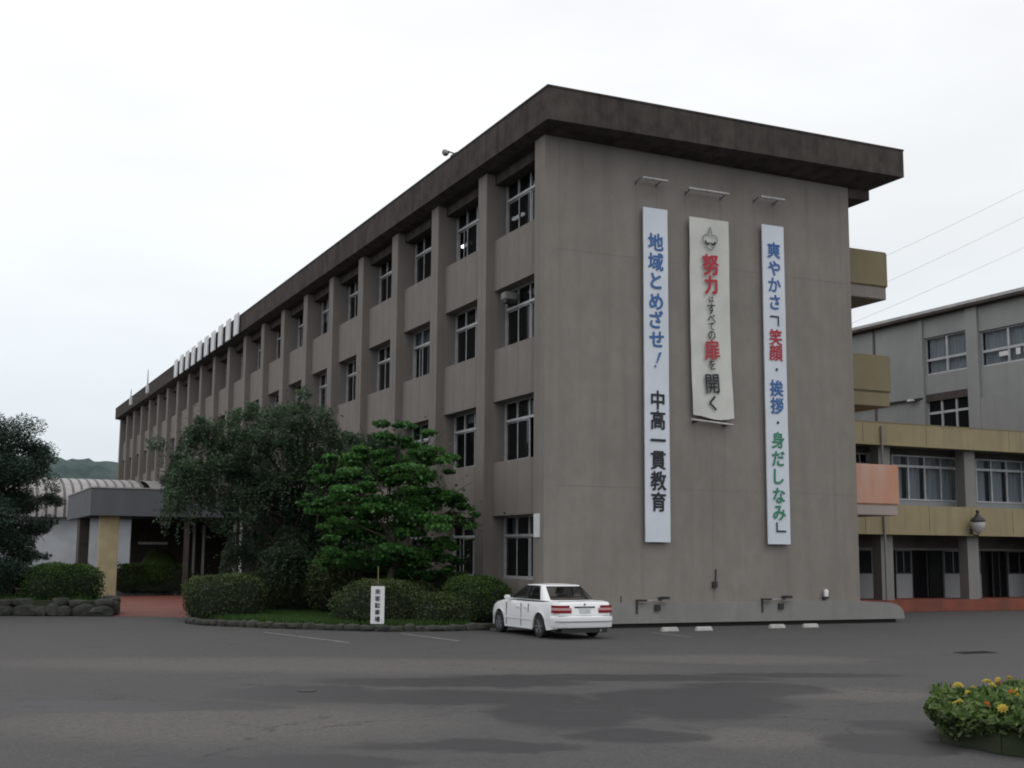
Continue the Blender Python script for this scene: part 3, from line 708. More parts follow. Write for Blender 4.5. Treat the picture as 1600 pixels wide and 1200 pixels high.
# white boards along the roof edge
for i in range(10):
    y = 39.6+2.22*i
    o = MB().box(-.56, -.47, y, y+1.12, 14.98, 16.26+.02*(i % 3)).box(-.468, -.42, y+.2, y+.3, 15.2, 15.9).build('name_board', MT['white'], bevel=.01)
    tag(o, ('white upright board on the dark roof edge, %s' % ['nearest of the row of ten', 'second from the near end', 'third from the near end', 'fourth from the near end', 'fifth from the near end', 'fifth from the far end', 'fourth from the far end', 'third from the far end', 'second from the far end', 'farthest of the row of ten'][i]), 'sign board', 'white boards along the roof edge')
for y, h, wh in ((73.4, 17.3, 'taller'), (82.8, 16.75, 'shorter')):
    t = thing('roof_mast', wh+' thin mast on a white bracket at the far end of the roof edge', 'mast', (-.45, y, 15.3))
    MB().box(-.62, -.42, y-.22, y+.22, 15.3, 16.0).build('bracket', MT['white'], t)
    MB().tube([(-.52, y, 16.0), (-.52, y, h)], [.07, .03], 6).build('mast', MT['steel'], t)
t = thing('loudspeaker', 'small grey horn loudspeaker perched on the roof edge', 'loudspeaker', (-.3, 6.6, 16.1))
MB().lathe([(.22, 6.15), (.17, 6.25), (.08, 6.45), (.06, 6.62), (.02, 6.64)], 0, 0, 16).v
mm = MB()
pf = [(.13, 0), (.10, .08), (.05, .2), (.05, .34), (.02, .36)]
for (rr, d) in pf:
    for k in range(16):
        a = 2*math.pi*k/16; mm.v.append((-.5+rr*math.cos(a), 7.0-d*.8, 16.36+rr*math.sin(a)-d*.25))
for i in range(len(pf)-1):
    for k in range(16):
        a = i*16+k; b = i*16+(k+1) % 16; mm.f.append((a, b, b+16, a+16))
mm.f.append(tuple(range(64, 80)))
mm.build('horn', MT['plinth'], t, smooth=True)
MB().bar((-.5, 6.75, 16.34), (-.3, 6.4, 16.14), .05).bar((-.38, 6.2, 16.14), (-.38, 6.75, 16.16), .06).build('bracket', MT['iron'], t)

# ------------------------------------------------------------------ connecting building (ochre bands)
cb = thing('connecting_block', 'two-storey connecting block with ochre parapet bands, columns and terracotta step, right of the gable', 'building', (12, 6, 0))
X0, X1 = 12.0, 36.0
MB().box(X0, X1, 6.0, 6.28, 6.70, 7.52).build('upper_parapet', MT['ochre'], cb)
MB().box(X0, X1, 5.97, 6.30, 6.63, 6.698).build('parapet_lip', MT['ochre'], cb)
MB().box(X0, X1, 6.0, 6.28, 3.14, 4.24).build('lower_parapet', MT['ochre'], cb)
MB().box(X0, X1, 5.97, 6.30, 3.06, 3.138).build('parapet_lip', MT['ochre'], cb)
MB().box(X0, X1, 5.99, 6.32, 7.522, 7.57).build('parapet_coping', MT['ochre_d'], cb)
MB().box(X0, X1, 6.3, 12, 6.65, 6.95).build('roof_deck', MT['slab'], cb)
MB().box(X0, X1, 6.3, 12, 3.10, 3.35).build('floor_deck', MT['slab'], cb)
MB().box(X0, X1, 5.98, 12, 0, .47).build('step', MT['step'], cb, bevel=.015)
cm = MB().box(0, .62, 0, .5, .47, 3.10).mesh('column', MT['grey_c']); cm2 = MB().box(0, .60, 0, .5, 3.35, 6.65).mesh('column', MT['grey_c'])
for x in (13.6, 18.22, 22.82, 27.42, 32.02):
    inst('column', cm, cb, (x-12, .32, 0)); inst('column', cm2, cb, (x-12+.02, .32, 0))
# ground floor rear wall with panels, doors and windows at y 8
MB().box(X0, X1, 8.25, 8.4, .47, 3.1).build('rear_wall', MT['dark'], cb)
MB().box(X0, X1, 7.95, 8.05, 2.46, 2.56).build('door_header', MT['grey_c'], cb)
MB().box(X0, X1, 7.96, 8.04, 2.565, 3.1).build('beam', MT['interior'], cb)
for xa, xb, kind in ((17.0, 19.2, 'p'), (19.2, 20.3, 'd'), (20.45, 21.3, 'p'), (21.3, 23.05, 'd'), (23.1, 24.15, 'p'), (24.3, 25.2, 'p'), (25.2, 25.85, 'w'), (25.85, 26.75, 'd'), (26.8, 28.2, 'p'), (29.0, 30.0, 'p'), (30.0, 31.5, 'd'), (31.6, 33, 'p'), (13.2, 15.0, 'p'), (15.1, 16.9, 'd')):
    if kind == 'p':
        MB().box(xa, xb, 7.97, 8.03, .47, 1.46).build('lower_panel', MT['whitewall'], cb)
        f_ = MB(); f_.box(xa, xa+.05, 7.97, 8.03, 1.462, 2.458).box(xb-.05, xb, 7.97, 8.03, 1.462, 2.458).box((xa+xb)/2-.025, (xa+xb)/2+.025, 7.97, 8.03, 1.5, 2.42).box(xa+.05, xb-.05, 7.97, 8.03, 1.462, 1.5).box(xa+.05, xb-.05, 7.97, 8.03, 2.42, 2.458)
        wn = f_.build('window', MT['alu_d'], cb)
        inst('pane', MB().box(xa+.05, xb-.05, 7.995, 8.005, 1.47, 2.45).mesh('pane', MT['glass_d'], org=(12, 6, 0)), wn)
    elif kind == 'd':
        f_ = MB(); f_.box(xa, xa+.06, 7.97, 8.03, .47, 2.458).box(xb-.06, xb, 7.97, 8.03, .47, 2.458).box((xa+xb)/2-.03, (xa+xb)/2+.03, 7.99, 8.06, .47, 2.458)
        dn = f_.build('door', MT['iron'], cb)
        inst('pane', MB().box(xa+.06, xb-.06, 8.01, 8.02, .5, 2.45).mesh('pane', MT['glass_d'], org=(12, 6, 0)), dn)
# first floor window wall at y 7.3
MB().box(X0, X1, 7.55, 7.65, 3.35, 6.65).build('room_wall', MT['interior'], cb)
MB().box(X0, X1, 7.25, 7.34, 3.36, 4.50).build('sill_wall', MT['whitewall'], cb)
MB().box(X0, X1, 7.25, 7.34, 6.42, 6.64).build('window_head', MT['interior'], cb)
def block_window(xa, xb, z0, z1, y, nm, zt, mt_g='glass_h', cur=True, parent=cb, trans=True):
    f_ = MB(); w_ = .06
    f_.box(xa, xa+w_, y-.05, y+.05, z0, z1).box(xb-w_, xb, y-.05, y+.05, z0, z1).box(xa+w_, xb-w_, y-.05, y+.05, z0, z0+w_).box(xa+w_, xb-w_, y-.05, y+.05, z1-w_, z1)
    f_.box(xa+w_, xb-w_, y-.055, y+.045, zt-.05, zt+.05)
    q_ = (xb-xa)/nm
    for i in range(1, nm):
        f_.box(xa+i*q_-.035, xa+i*q_+.035, y-.045, y+.04, z0+w_, zt-.05); f_.box(xa+i*q_-.03, xa+i*q_+.03, y-.045, y+.04, zt+.05, z1-w_)
    wn = f_.build('window', MT['alu'], parent); og = tuple(parent.location)
    for i in range(nm):
        for (a, b) in ((z0+.05, zt-.04), (zt+.04, z1-.05)):
            inst('pane', MB().box(xa+i*q_+.03, xa+(i+1)*q_-.03, y-.004, y+.004, a, b).mesh('pane', MT[mt_g], org=og), wn)
    if cur:
        V = []; F = []; spans = [(xa+.15, xa+q_*.8), (xa+q_*1.05, xa+q_*1.85), (xa+q_*2.1, xb-.1)] if nm > 2 else [(xa+.1, xb-.1)]
        for (a, b) in spans:
            n = int((b-a)/.05); s0 = len(V)
            for i in range(n+1):
                x = a+(b-a)*i/n; yy = y+.16+.03*math.sin(i*1.3)
                V += [(x, yy, z0+.02), (x, yy, z1-.02)]
            for i in range(n): F.append((s0+2*i, s0+2*i+2, s0+2*i+3, s0+2*i+1))
        m_ = MB(); m_.add(V, F); inst('curtain', m_.mesh('curtain', MT['sheer'], smooth=True, org=og), wn)
    return wn
block_window(19.75, 23.3, 4.52, 6.40, 7.29, 4, 5.94)
block_window(24.4, 28.0, 4.52, 6.40, 7.29, 4, 5.94)
block_window(28.9, 32.4, 4.52, 6.40, 7.29, 4, 5.94)
block_window(15.6, 18.9, 4.52, 6.40, 7.29, 4, 5.94, 'glass_d', False)
for x in (18.10, 27.3): MB().tube([(x, 5.93, 7.4), (x, 5.93, .48)], .045, 8).build('drainpipe', MT['grey_c'], cb)
m = MB()
for x in (14.5, 17.2, 20.5, 25.1, 29.7): m.box(x, x+.015, 5.997, 6.01, 6.72, 7.5).box(x, x+.015, 5.997, 6.01, 3.15, 4.22)
m.build('expansion_joint', MT['iron'], cb)
# wall lantern on the lower band
t = thing('wall_lantern', 'hanging lantern with black cap and frosted globe on the lower ochre band', 'lamp', (22.75, 5.8, 3.2))
MB().lathe([(.02, 4.12), (.07, 4.08), (.08, 4.02), (.04, 3.98), (.09, 3.93), (.12, 3.86), (.22, 3.78), (.31, 3.68), (.31, 3.65), (.2, 3.645)], 22.73, 5.6, 18).build('cap', MT['iron'], t, smooth=True)
MB().lathe([(.21, 3.64), (.28, 3.60), (.29, 3.50), (.24, 3.36), (.16, 3.24), (.10, 3.18), (.04, 3.15)], 22.73, 5.6, 18).build('globe', MT['globe'], t, smooth=True)
MB().tube([(22.73, 5.6, 3.15), (22.73, 5.6, 3.06), (22.73, 5.8, 3.09), (22.73, 5.995, 3.2)], .025, 6).build('arm', MT['iron'], t)
MB().box(22.65, 22.81, 5.965, 5.995, 3.15, 3.35).build('wall_plate', MT['iron'], t)

# ------------------------------------------------------------------ grey wing
gw = thing('grey_wing', 'grey rendered classroom wing with pilasters and flat coping behind the ochre block', 'building', (28, 7, 0))
def gbox(xa, xb, ya, yb, za, zb, nm, mt): return MB().box(xa, xb, ya, yb, za, zb).build(nm, MT[mt], gw)
GX = 28.
# wall pieces with real openings
gbox(GX+.12, GX+.42, 14.05, 40, 0, 14.0, 'wall_panel', 'grey')
gbox(GX+.12, GX+.42, 11.08, 13.95, 13.0, 14.0, 'wall_panel', 'grey')
gbox(GX+.12, GX+.42, 11.08, 13.95, 10.16, 11.12, 'wall_panel', 'grey')
gbox(GX+.12, GX+.42, 7.0, 10.33, 12.78, 14.0, 'wall_panel', 'grey')
gbox(GX+.12, GX+.42, 7.0, 10.33, 9.62, 11.06, 'wall_panel', 'grey')
gbox(GX+.02, GX+.42, 7.0, 10.33, 0, 9.60, 'wall_panel', 'grey')
gbox(GX+.12, GX+.42, 11.08, 13.95, 0, 7.6, 'wall_panel', 'grey')
gbox(GX, GX+.42, 10.34, 11.07, 0, 14.0, 'pilaster', 'grey')
gbox(GX, GX+.42, 13.96, 14.04, 0, 14.0, 'pilaster', 'grey')
gbox(GX+.04, GX+.115, 14.04, 14.3, 0, 14.0, 'pilaster', 'grey')
gbox(GX+.06, GX+.115, 17.5, 17.62, 0, 14.0, 'wall_joint', 'silver_d')
gbox(GX+.9, GX+1, 7.1, 40, 7, 13.9, 'back_wall', 'interior')
gbox(GX-.28, GX+10, 6.7, 40.3, 14.02, 14.16, 'roof_coping', 'fascia')
gbox(GX-.22, GX+10, 6.76, 40.2, 14.165, 14.32, 'roof_coping', 'steel')
gbox(GX+.44, GX+10, 7.0, 7.2, 0, 14.0, 'end_wall', 'grey')
def gwin(ya, yb, z0, z1, nm, zt, g='glass_h', cur=True, xx=GX+.28, fm='alu'):
    f_ = MB(); w_ = .06
    f_.box(xx-.04, xx+.04, ya, ya+w_, z0, z1).box(xx-.04, xx+.04, yb-w_, yb, z0, z1).box(xx-.06, xx+.04, ya+w_, yb-w_, z0, z0+.08).box(xx-.04, xx+.04, ya+w_, yb-w_, z1-w_, z1)
    f_.box(xx-.06, xx+.03, ya+w_, yb-w_, zt-.06, zt+.06)
    q_ = (yb-ya)/nm
    for i in range(1, nm): f_.box(xx-.07, xx+.02, ya+i*q_-.05, ya+i*q_+.05, z0+.08, zt-.06).box(xx-.07, xx+.02, ya+i*q_-.05, ya+i*q_+.05, zt+.06, z1-w_)
    wn = f_.build('window', MT[fm], gw); og = (28, 7, 0)
    for i in range(nm):
        for (a, b) in ((z0+.07, zt-.05), (zt+.05, z1-.05)):
            inst('pane', MB().box(xx-.004, xx+.004, ya+i*q_+.03, ya+(i+1)*q_-.03, a, b).mesh('pane', MT[g], org=og), wn)
    if cur:
        V = []; F = []; n = int((yb-ya-.2)/.05)
        for i in range(n+1):
            y = ya+.1+i*.05; V += [(xx+.14+.03*math.sin(i*1.4)+.015*math.sin(i*.5), y, z0+.02), (xx+.14+.03*math.sin(i*1.4), y, z1-.02)]
        for i in range(n): F.append((2*i, 2*i+2, 2*i+3, 2*i+1))
        m_ = MB(); m_.add(V, F); inst('curtain', m_.mesh('curtain', MT['sheer'], smooth=True, org=og), wn)
gwin(11.08, 13.95, 11.13, 12.99, 2, 11.88)
gwin(7.02, 10.33, 11.07, 12.77, 2, 11.80)
gwin(11.08, 13.95, 7.6, 10.16, 3, 9.22, 'glass_d', False)
MB().box(GX+.125, GX+.2, 11.09, 13.94, 9.80, 10.15).build('shade_box', MT['brown'], gw)
MB().box(GX-.02, GX+.10, 14.06, 40, 9.98, 10.04).build('conduit', MT['iron'], gw)
o = MB().box(GX-.2, GX-.03, 14.6, 14.95, 9.92, 10.02).build('strip_lamp', MT['white']); tag(o, 'small white strip lamp on the grey wall conduit', 'lamp')
MB().box(GX+.05, GX+.115, 16.6, 17.3, 8.3, 9.0).build('vent_window', MT['dark'], gw)
# notices on the window
o = None
for k, (y, w_, h_, n_) in enumerate(((9.0, .55, .22, 'left'), (8.15, .25, .30, 'middle'), (7.65, .32, .22, 'right'))):
    o = MB().box(GX+.225, GX+.235, y-w_/2, y+w_/2, 11.55-h_/2, 11.55+h_/2).build('paper_notice', MT['white']); tag(o, 'white paper notice behind the far right grey wing window, %s of three' % n_, 'notice', 'paper notices in the grey wing window')

# ------------------------------------------------------------------ power lines
for i, (a, b, wh) in enumerate((((40, 60, 19.2), (98, 60, 46.7), 'topmost'), ((40, 60, 17.0), (98, 60, 43.6), 'middle'), ((40, 60, 15.3), (98, 60, 40.0), 'lowest'))):
    pts = []
    for k in range(25):
        t_ = k/24; pts.append((a[0]+(b[0]-a[0])*t_, 60, a[2]+(b[2]-a[2])*t_-1.2*4*t_*(1-t_)*.5))
    o = MB().tube(pts, .026, 5).build('power_line', MT['wire']); tag(o, '%s of the three faint power lines against the white sky' % wh, 'power line', 'power lines behind the grey wing')

# ------------------------------------------------------------------ entrance canopy and barrel shed
cp = thing('entrance_canopy', 'dark flat entrance canopy with deep fascia on columns beside the pine', 'canopy', (-5, 30, 0))
MB().box(-9.38, -.03, 30, 30.25, 3.88, 5.2).build('fascia', MT['canopy'], cp)
MB().box(-9.38, -9.13, 30.25, 41, 3.88, 5.2).build('fascia', MT['canopy'], cp)
MB().box(-9.12, -.03, 30.26, 41, 4.0, 4.9).build('roof_slab', MT['canopy_u'], cp)
MB().box(-9.42, -.03, 29.96, 30.29, 5.202, 5.26).box(-9.42, -9.1, 30.29, 41, 5.202, 5.26).build('roof_trim', MT['steel'], cp)
MB().box(-8.85, -8.0, 30.4, 31.0, 0, 3.88).build('column', MT['yellowcol'], cp); 
MB().box(-8.0, -7.96, 30.42, 30.98, 0, 3.88).build('column_edge', MT['yellowcol'], cp)
MB().box(-9.2, -8.7, 36, 37.2, 0, 3.9).build('column', MT['brown'], cp)
MB().box(-4.78, -4.55, 30.5, 30.75, 0, 3.88).build('post', MT['brown'], cp)
MB().box(-2.02, -1.9, 30.5, 30.62, 0, 3.88).build('post', MT['white'], cp)
MB().box(-5.9, -.1, 40.8, 41, 0, 4).build('rear_screen', MT['brown'], cp)
for x in (-3.6, -3.1): MB().box(x, x+.12, 34.5, 34.6, 1.0, 3.6).build('door_frame', MT['steel'], cp)
MB().box(-6.3, -4.8, 35.2, 35.3, 2.55, 2.68).build('rail', MT['steel'], cp)
MB().box(-5.6, -5.1, 33, 33.1, 3.6, 3.72).build('ceiling_lamp', MT['globe'], cp)

sh = thing('barrel_roof_shed', 'pale shed with ribbed silver barrel roof behind the entrance canopy', 'building', (-14, 60, 0))
def barrel(x0, x1, yc, R, zs, rise, mt, name, rib=0):
    m = MB(); V = []; F = []; n = 18
    for x in (x0, x1):
        for s2 in (0, 1):
            for i in range(n+1):
                a = math.pi*i/n; rr = 1 - s2*.012 + rib
                V.append((x, yc-R*math.cos(a)*rr, zs+rise*math.sin(a)**.75*rr))
    k = n+1
    for i in range(n):
        F += [(i, i+1, 2*k+i+1, 2*k+i), (k+i+1, k+i, 3*k+i, 3*k+i+1), (i+1, i, k+i, k+i+1), (2*k+i, 2*k+i+1, 3*k+i+1, 3*k+i)]
    F += [(0, 2*k, 3*k, k), (n, k+n, 3*k+n, 2*k+n)]
    m.add(V, F); return m.build(name, mt, sh, smooth=True)
barrel(-45, -2.3, 66, 7.5, 4.5, 3.05, MT['silver_d'], 'roof_underlay', -.012)
x = -45.; 
while x < -2.4:
    barrel(x, x+.42, 66, 7.5, 4.5, 3.05, MT['silver'], 'roof_sheet'); x += .60
barrel(-1.9, -.3, 66, 7.5, 4.5, 3.05, MT['silver'], 'roof_sheet')
MB().box(-44.9, -3.2, 59.2, 59.4, 0, 4.7).build('front_wall', MT['white_wall'], sh)
MB().box(-3.2, -.2, 59.25, 59.4, 0, 4.7).build('dark_shutter', MT['brown'], sh)
MB().box(-44.9, -.2, 59.0, 59.19, 4.4, 4.62).build('gutter', MT['steel'], sh)

# ------------------------------------------------------------------ foliage helpers
def leaf_object(name, P, size, mt, parent=None, tint=None, upbias=.4, aspect=.6, seed=0, org=(0, 0, 0), droop=0.):
    rng = np.random.default_rng(seed); n = len(P)
    P = np.asarray(P, float)-np.array(org)
    nr = rng.normal(size=(n, 3)); nr[:, 2] = np.abs(nr[:, 2])+upbias; nr /= np.linalg.norm(nr, axis=1)[:, None]
    a = rng.normal(size=(n, 3)); a[:, 2] -= droop; a -= nr*(a*nr).sum(1)[:, None]; a /= np.linalg.norm(a, axis=1)[:, None]
    b = np.cross(nr, a); s = size*(.6+.8*rng.random(n))[:, None]
    A = a*s*.5; Bv = b*s*.5*aspect
    V = np.stack([P-A, P-Bv*1.0+A*.05, P+A, P+Bv*1.0+A*.05], 1).reshape(-1, 3)
    me = bpy.data.meshes.new(name); me.vertices.add(4*n); me.vertices.foreach_set('co', V.ravel())
    me.loops.add(4*n); me.loops.foreach_set('vertex_index', np.arange(4*n)); me.polygons.add(n)
    me.polygons.foreach_set('loop_start', np.arange(n)*4)
    me.update(calc_edges=True)
    at = me.attributes.new('tint', 'FLOAT', 'FACE')
    tv = rng.random(n) if tint is None else np.clip(tint+rng.normal(size=n)*.18, 0, 1)
    at.data.foreach_set('value', tv.astype(np.float32)); me.materials.append(mt)
    return link(bpy.data.objects.new(name, me), parent)

def clump_points(cl, per, rng, flat=.75, lobes=5, drop=0., loose=.22, spread=(.5, .4), lr=(.3, .6)):
    P = []; T = []
    for (x, y, z, r_) in cl:
        n = int(per*r_*r_)
        subs = [(rng.normal(size=3)*np.array([spread[0], spread[0], spread[1]])*r_, r_*rng.uniform(*lr)) for _ in range(lobes+int(r_*3))]
        base_t = rng.uniform(.15, .75)
        for (o_, rs) in subs:
            k = n//len(subs); d = rng.normal(size=(k, 3)); d /= np.linalg.norm(d, axis=1)[:, None]
            rad_ = rs*rng.random(k)**.38; p = d*rad_[:, None]*np.array([1, 1, flat])+o_+np.array([x, y, z])
            if drop: p[:, 2] -= drop*rng.random(k)**3
            st_ = rng.random(k) < loose; p[st_] += rng.normal(size=(int(st_.sum()), 3))*np.array([.3, .3, .2])
            P.append(p); T.append(np.full(k, base_t)+.25*(d[:, 2]))  # lobe tops lighter, undersides darker: light from above put into leaf colour
    return np.concatenate(P), np.concatenate(T)

def tree(name, label, base, trunk_top, cl, mt, per, size, seed, trunk_r=.16, loose=.05, spread=(.5, .4), lr=(.3, .6), lobes=6, flat=.75, trunks=1, drop=0., strand=0, cat='tree', aspect=.6, droop=0.):
    rng = np.random.default_rng(seed); t = thing(name, label, cat, base)
    m = MB(); bx, by, bz = base
    tips = []
    for k in range(trunks):
        ox = (k-(trunks-1)/2)*.35; p = [(bx+ox*.5, by+ox*.3, bz-.1)]; tx, ty, tz = trunk_top
        for i in range(1, 5):
            f_ = i/4; p.append((bx+(tx-bx)*f_+ox*(.5+f_*1.6)+rng.normal()*.05, by+(ty-by)*f_+rng.normal()*.05+ox*.4*f_, bz+(tz-bz)*f_))
        m.tube(p, [trunk_r*(1.25-.75*i/4)/(1 if trunks == 1 else 1.3) for i in range(5)], 9); tips.append(p)
    m.build('trunk', MT['bark'], t, smooth=True)
    m = MB()
    for (x, y, z, r_) in cl:
        tp = tips[rng.integers(len(tips))]; s0 = Vector(tp[2+rng.integers(3)]) if z > tp[3][2] else Vector(tp[2])
        e_ = Vector((x, y, z)); mid = s0.lerp(e_, .5)+Vector((rng.normal()*.12, rng.normal()*.12, .12+.1*rng.random()))
        m.tube([s0, s0.lerp(mid, .5), mid, mid.lerp(e_, .6), e_], [trunk_r*.45, trunk_r*.36, trunk_r*.26, trunk_r*.17, .012], 6)
        for _ in range(4):
            d = Vector(rng.normal(size=3)*r_*.6); m.tube([mid.lerp(e_, .6), e_+d*.5, e_+d], [.02, .012, .006], 4)
    m.build('limb', MT['bark'], t, smooth=True)
    P, T = clump_points(cl, per, rng, flat, lobes, drop, loose, spread, lr)
    if strand:   # hanging twigs
        S_ = []; ST = []
        for _ in range(strand):
            c = cl[rng.integers(len(cl))]; d = rng.normal(size=3); d /= np.linalg.norm(d)
            if c[0] < -6.4 and c[2] < 4.6 and rng.random() < .75: continue
            p0 = np.array(c[:3])+d*c[3]*np.array([.9, .9, .6]); ln = rng.uniform(.4, 1.3); k = int(ln*26); u_ = np.linspace(0, 1, k)
            S_.append(np.stack([p0[0]+u_*d[0]*.25+rng.normal(size=k)*.035, p0[1]+u_*d[1]*.25+rng.normal(size=k)*.035, p0[2]-u_*ln+rng.normal(size=k)*.02], 1)); ST.append(np.full(k, rng.uniform(.1, .8)))
        P = np.concatenate([P]+S_); T = np.concatenate([T]+ST)
    keep = (P[:, 2] > .35) & ~((P[:, 0] > -.06) & (P[:, 1] > -.1)); P, T = P[keep], T[keep]
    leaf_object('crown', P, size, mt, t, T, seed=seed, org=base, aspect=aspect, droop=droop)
    return t

clA = [(-5.68, 8.7, 6.67, 0.94), (-6.79, 9.57, 6.26, 1.0), (-7.91, 10.43, 5.94, 0.9), (-8.14, 11.3, 4.88, .95), (-9.02, 9.13, 3.9, 0.45), (-7.3, 10.0, 4.83, 1.15), (-5.54, 10.87, 5.4, 1.3), (-4.55, 8.7, 6.29, 1.05), (-4.03, 9.57, 4.92, 1.3), (-2.36, 10.43, 5.96, .95), (-4.91, 11.3, 3.84, 1.25), (-7.0, 9.13, 3.7, 0.6), (-3.59, 10.87, 3.16, 1.3), (-5.31, 8.7, 2.13, 0.75), (-3.07, 9.57, 4.05, 1.3), (-1.5, 10.43, 6.0, 0.7), (-6.25, 11.3, 2.45, 0.6),  (-2.89, 10.0, 2.48, 1.0), (-3.6, 9.9, 1.9, .95), (-8.6, 9.6, 4.9, .6), (-5.0, 9.2, 5.0, 1.3), (-6.2, 9.8, 4.2, 1.1), (-4.4, 9.8, 2.7, 1.1)]
tree('weeping_tree', 'tall dark green weeping tree with drooping twigs, left of the bright maple', (-4.6, 9.8, .1), (-5.1, 9.9, 4.2), clA, MT['leafA'], 3300, .125, 3, .17, flat=.7, loose=.10, spread=(.55, .5), lr=(.22, .5), lobes=9, trunks=2, strand=2600, aspect=.38, droop=.6)
clB = [(-3.51, 3.1, 5.60, 0.62), (-2.43, 3.7, 5.30, 0.78), (-3.92, 4.3, 5.0, 0.85), (-2.4, 4.9, 4.31, 1.1), (-1.66, 3.4, 3.96, 0.66), (-4.62, 4.0, 4.2, 0.82), (-3.35, 4.6, 3.45, 1.05), (-2.2, 3.1, 3.14, 0.85), (-1.14, 3.7, 3.58, 0.44), (-4.91, 4.3, 3.12, 0.75), (-3.86, 4.9, 2.35, 0.75), (-2.91, 3.4, 2.25, 0.85), (-1.4, 4.0, 2.47, 0.5), (-5.44, 4.6, 3.71, 0.45), (-1.0, 3.4, 3.1, .4), (-5.2, 5.2, 4.5, .6), (-1.5, 3.9, 1.9, .6), (-4.9, 5.0, 2.0, .7), (-3.0, 2.7, 4.5, .7), (-2.0, 4.3, 2.3, .75), (-3.0, 5.0, 1.9, .9), (-3.2, 4.4, 4.6, .9), (-2.6, 4.2, 3.6, .95), (-4.3, 4.6, 3.6, .8)]
tree('maple_tree', 'bright green maple with layered sprays in front of the lower windows', (-3.3, 4.1, .1), (-3.1, 4.0, 3.4), clB, MT['leafB'], 3600, .12, 8, .10, flat=.34, loose=.04, spread=(.62, .36), lr=(.25, .6), lobes=8, aspect=.75)
clP = [(-14.14, 13.2, 5.99, 1.03), (-13.25, 13.73, 5.6, 0.76), (-15.13, 14.27, 6.15, 1.25), (-12.95, 14.8, 4.91, 0.74), (-14.04, 13.47, 4.75, 1.2), (-12.46, 14.0, 3.97, 0.47), (-13.41, 14.53, 3.74, 1.0), (-14.8, 13.2, 3.45, 1.2), (-12.85, 13.73, 2.95, 0.62), (-13.77, 14.27, 2.39, 1.15), (-12.9, 14.8, 1.95, 0.5), (-13.95, 13.47, 1.3, 1.1), (-13.3, 14.0, 1.3, 0.6), (-15.42, 14.53, 4.56, 1.24), (-15.6, 13.4, 2.37, 1.2)]
clP = [(x-.12, y, z+.02, r_*1.06) for x, y, z, r_ in clP]
tree('clipped_pine', 'dark clipped pine in layered cloud pads at the left edge, above the rock wall', (-14.3, 14.2, .45), (-14.2, 14.1, 5.2), clP, MT['leafP'], 7200, .12, 12, .17, flat=.6, loose=0., spread=(.38, .2), lr=(.45, .7), lobes=9, aspect=.26)

def hedge(name, label, c, h, n, mt, seed, per=2600, size=.065, bottom=.05, cat='hedge', group=None):
    rng = np.random.default_rng(seed); t = thing(name, label, cat, (c[0], c[1], bottom), 0, group)
    d = rng.normal(size=(int(per*(h[0]*h[1]+h[0]*h[2]+h[1]*h[2])*1.5), 3)); d[:, 2] = np.where(d[:, 2] < -.5, -d[:, 2], d[:, 2]); d /= np.linalg.norm(d, axis=1)[:, None]
    H = np.array(h)
    rr = (np.abs(d/H)**n).sum(1)**(-1./n)
    nb = np.array([noise.noise(Vector(p)*1.6+Vector((seed, 0, 0))) for p in (d*rr[:, None])]); nf = np.array([noise.noise(Vector(p)*6+Vector((0, seed, 0))) for p in (d*rr[:, None])])
    rr2 = rr*(1+.08*nb+.06*nf+.04*rng.normal(size=len(rr)))
    rr2 *= np.where(rng.random(len(rr)) < .04, 1.08, 1)
    P = d*rr2[:, None]*1.0+np.array(c); keep = P[:, 2] > bottom; P = P[keep]; T = (.35+.5*nb+.35*d[:, 2])[keep]  # T also rises with upward direction: painted top light on the hedge leaves
    keep = ~((P[:, 0] > -.04) & (P[:, 1] > -.1) & (P[:, 1] < 100)) ; P = P[keep]; T = T[keep]
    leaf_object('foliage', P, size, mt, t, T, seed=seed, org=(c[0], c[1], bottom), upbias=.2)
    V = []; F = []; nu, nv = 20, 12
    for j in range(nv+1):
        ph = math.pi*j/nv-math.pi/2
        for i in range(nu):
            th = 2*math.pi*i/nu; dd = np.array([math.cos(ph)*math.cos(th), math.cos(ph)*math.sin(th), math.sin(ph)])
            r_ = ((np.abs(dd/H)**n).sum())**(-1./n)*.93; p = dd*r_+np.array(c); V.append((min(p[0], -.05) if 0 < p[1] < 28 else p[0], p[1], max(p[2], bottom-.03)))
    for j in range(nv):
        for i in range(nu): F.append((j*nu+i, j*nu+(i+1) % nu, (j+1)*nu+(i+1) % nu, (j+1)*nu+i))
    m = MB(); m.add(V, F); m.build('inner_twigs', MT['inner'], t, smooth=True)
    return t
hedge('clipped_shrub', 'broad clipped dome shrub on top of the rock wall by the pine', (-12.05, 13.5, .95), (1.38, 1.0, .72), 3.0, MT['leafH2'], 21, bottom=.48, cat='shrub')
hedge('clipped_shrub', 'block-shaped clipped shrub at the right edge of the brick paving', (-7.75, 7.1, .66), (1.12, 1.25, .72), 4.0, MT['leafH'], 22, cat='shrub', bottom=.1)
hedge('clipped_shrub', 'dark dome shrub directly behind the white sign board', (-4.0, 2.7, .50), (1.45, 1.15, .80), 2.6, MT['leafH'], 23, cat='shrub', bottom=.1)
hedge('clipped_shrub', 'low sloping brownish shrub just right of the white sign board', (-2.5, 1.8, .38), (1.1, .85, .58), 2.2, MT['leafH'], 24, cat='shrub', bottom=.1)
hedge('hedge', 'long clipped hedge along the foot of the school windows', (-.98, 6.6, .78), (.85, 4.4, .72), 5, MT['leafH2'], 25, per=2000, bottom=.1)
hedge('clipped_shrub', 'rounded bright green shrub in front of the white car nose', (-1.15, 2.3, .72), (.95, .95, .72), 2.8, MT['leafH2'], 26, cat='shrub', bottom=.1)
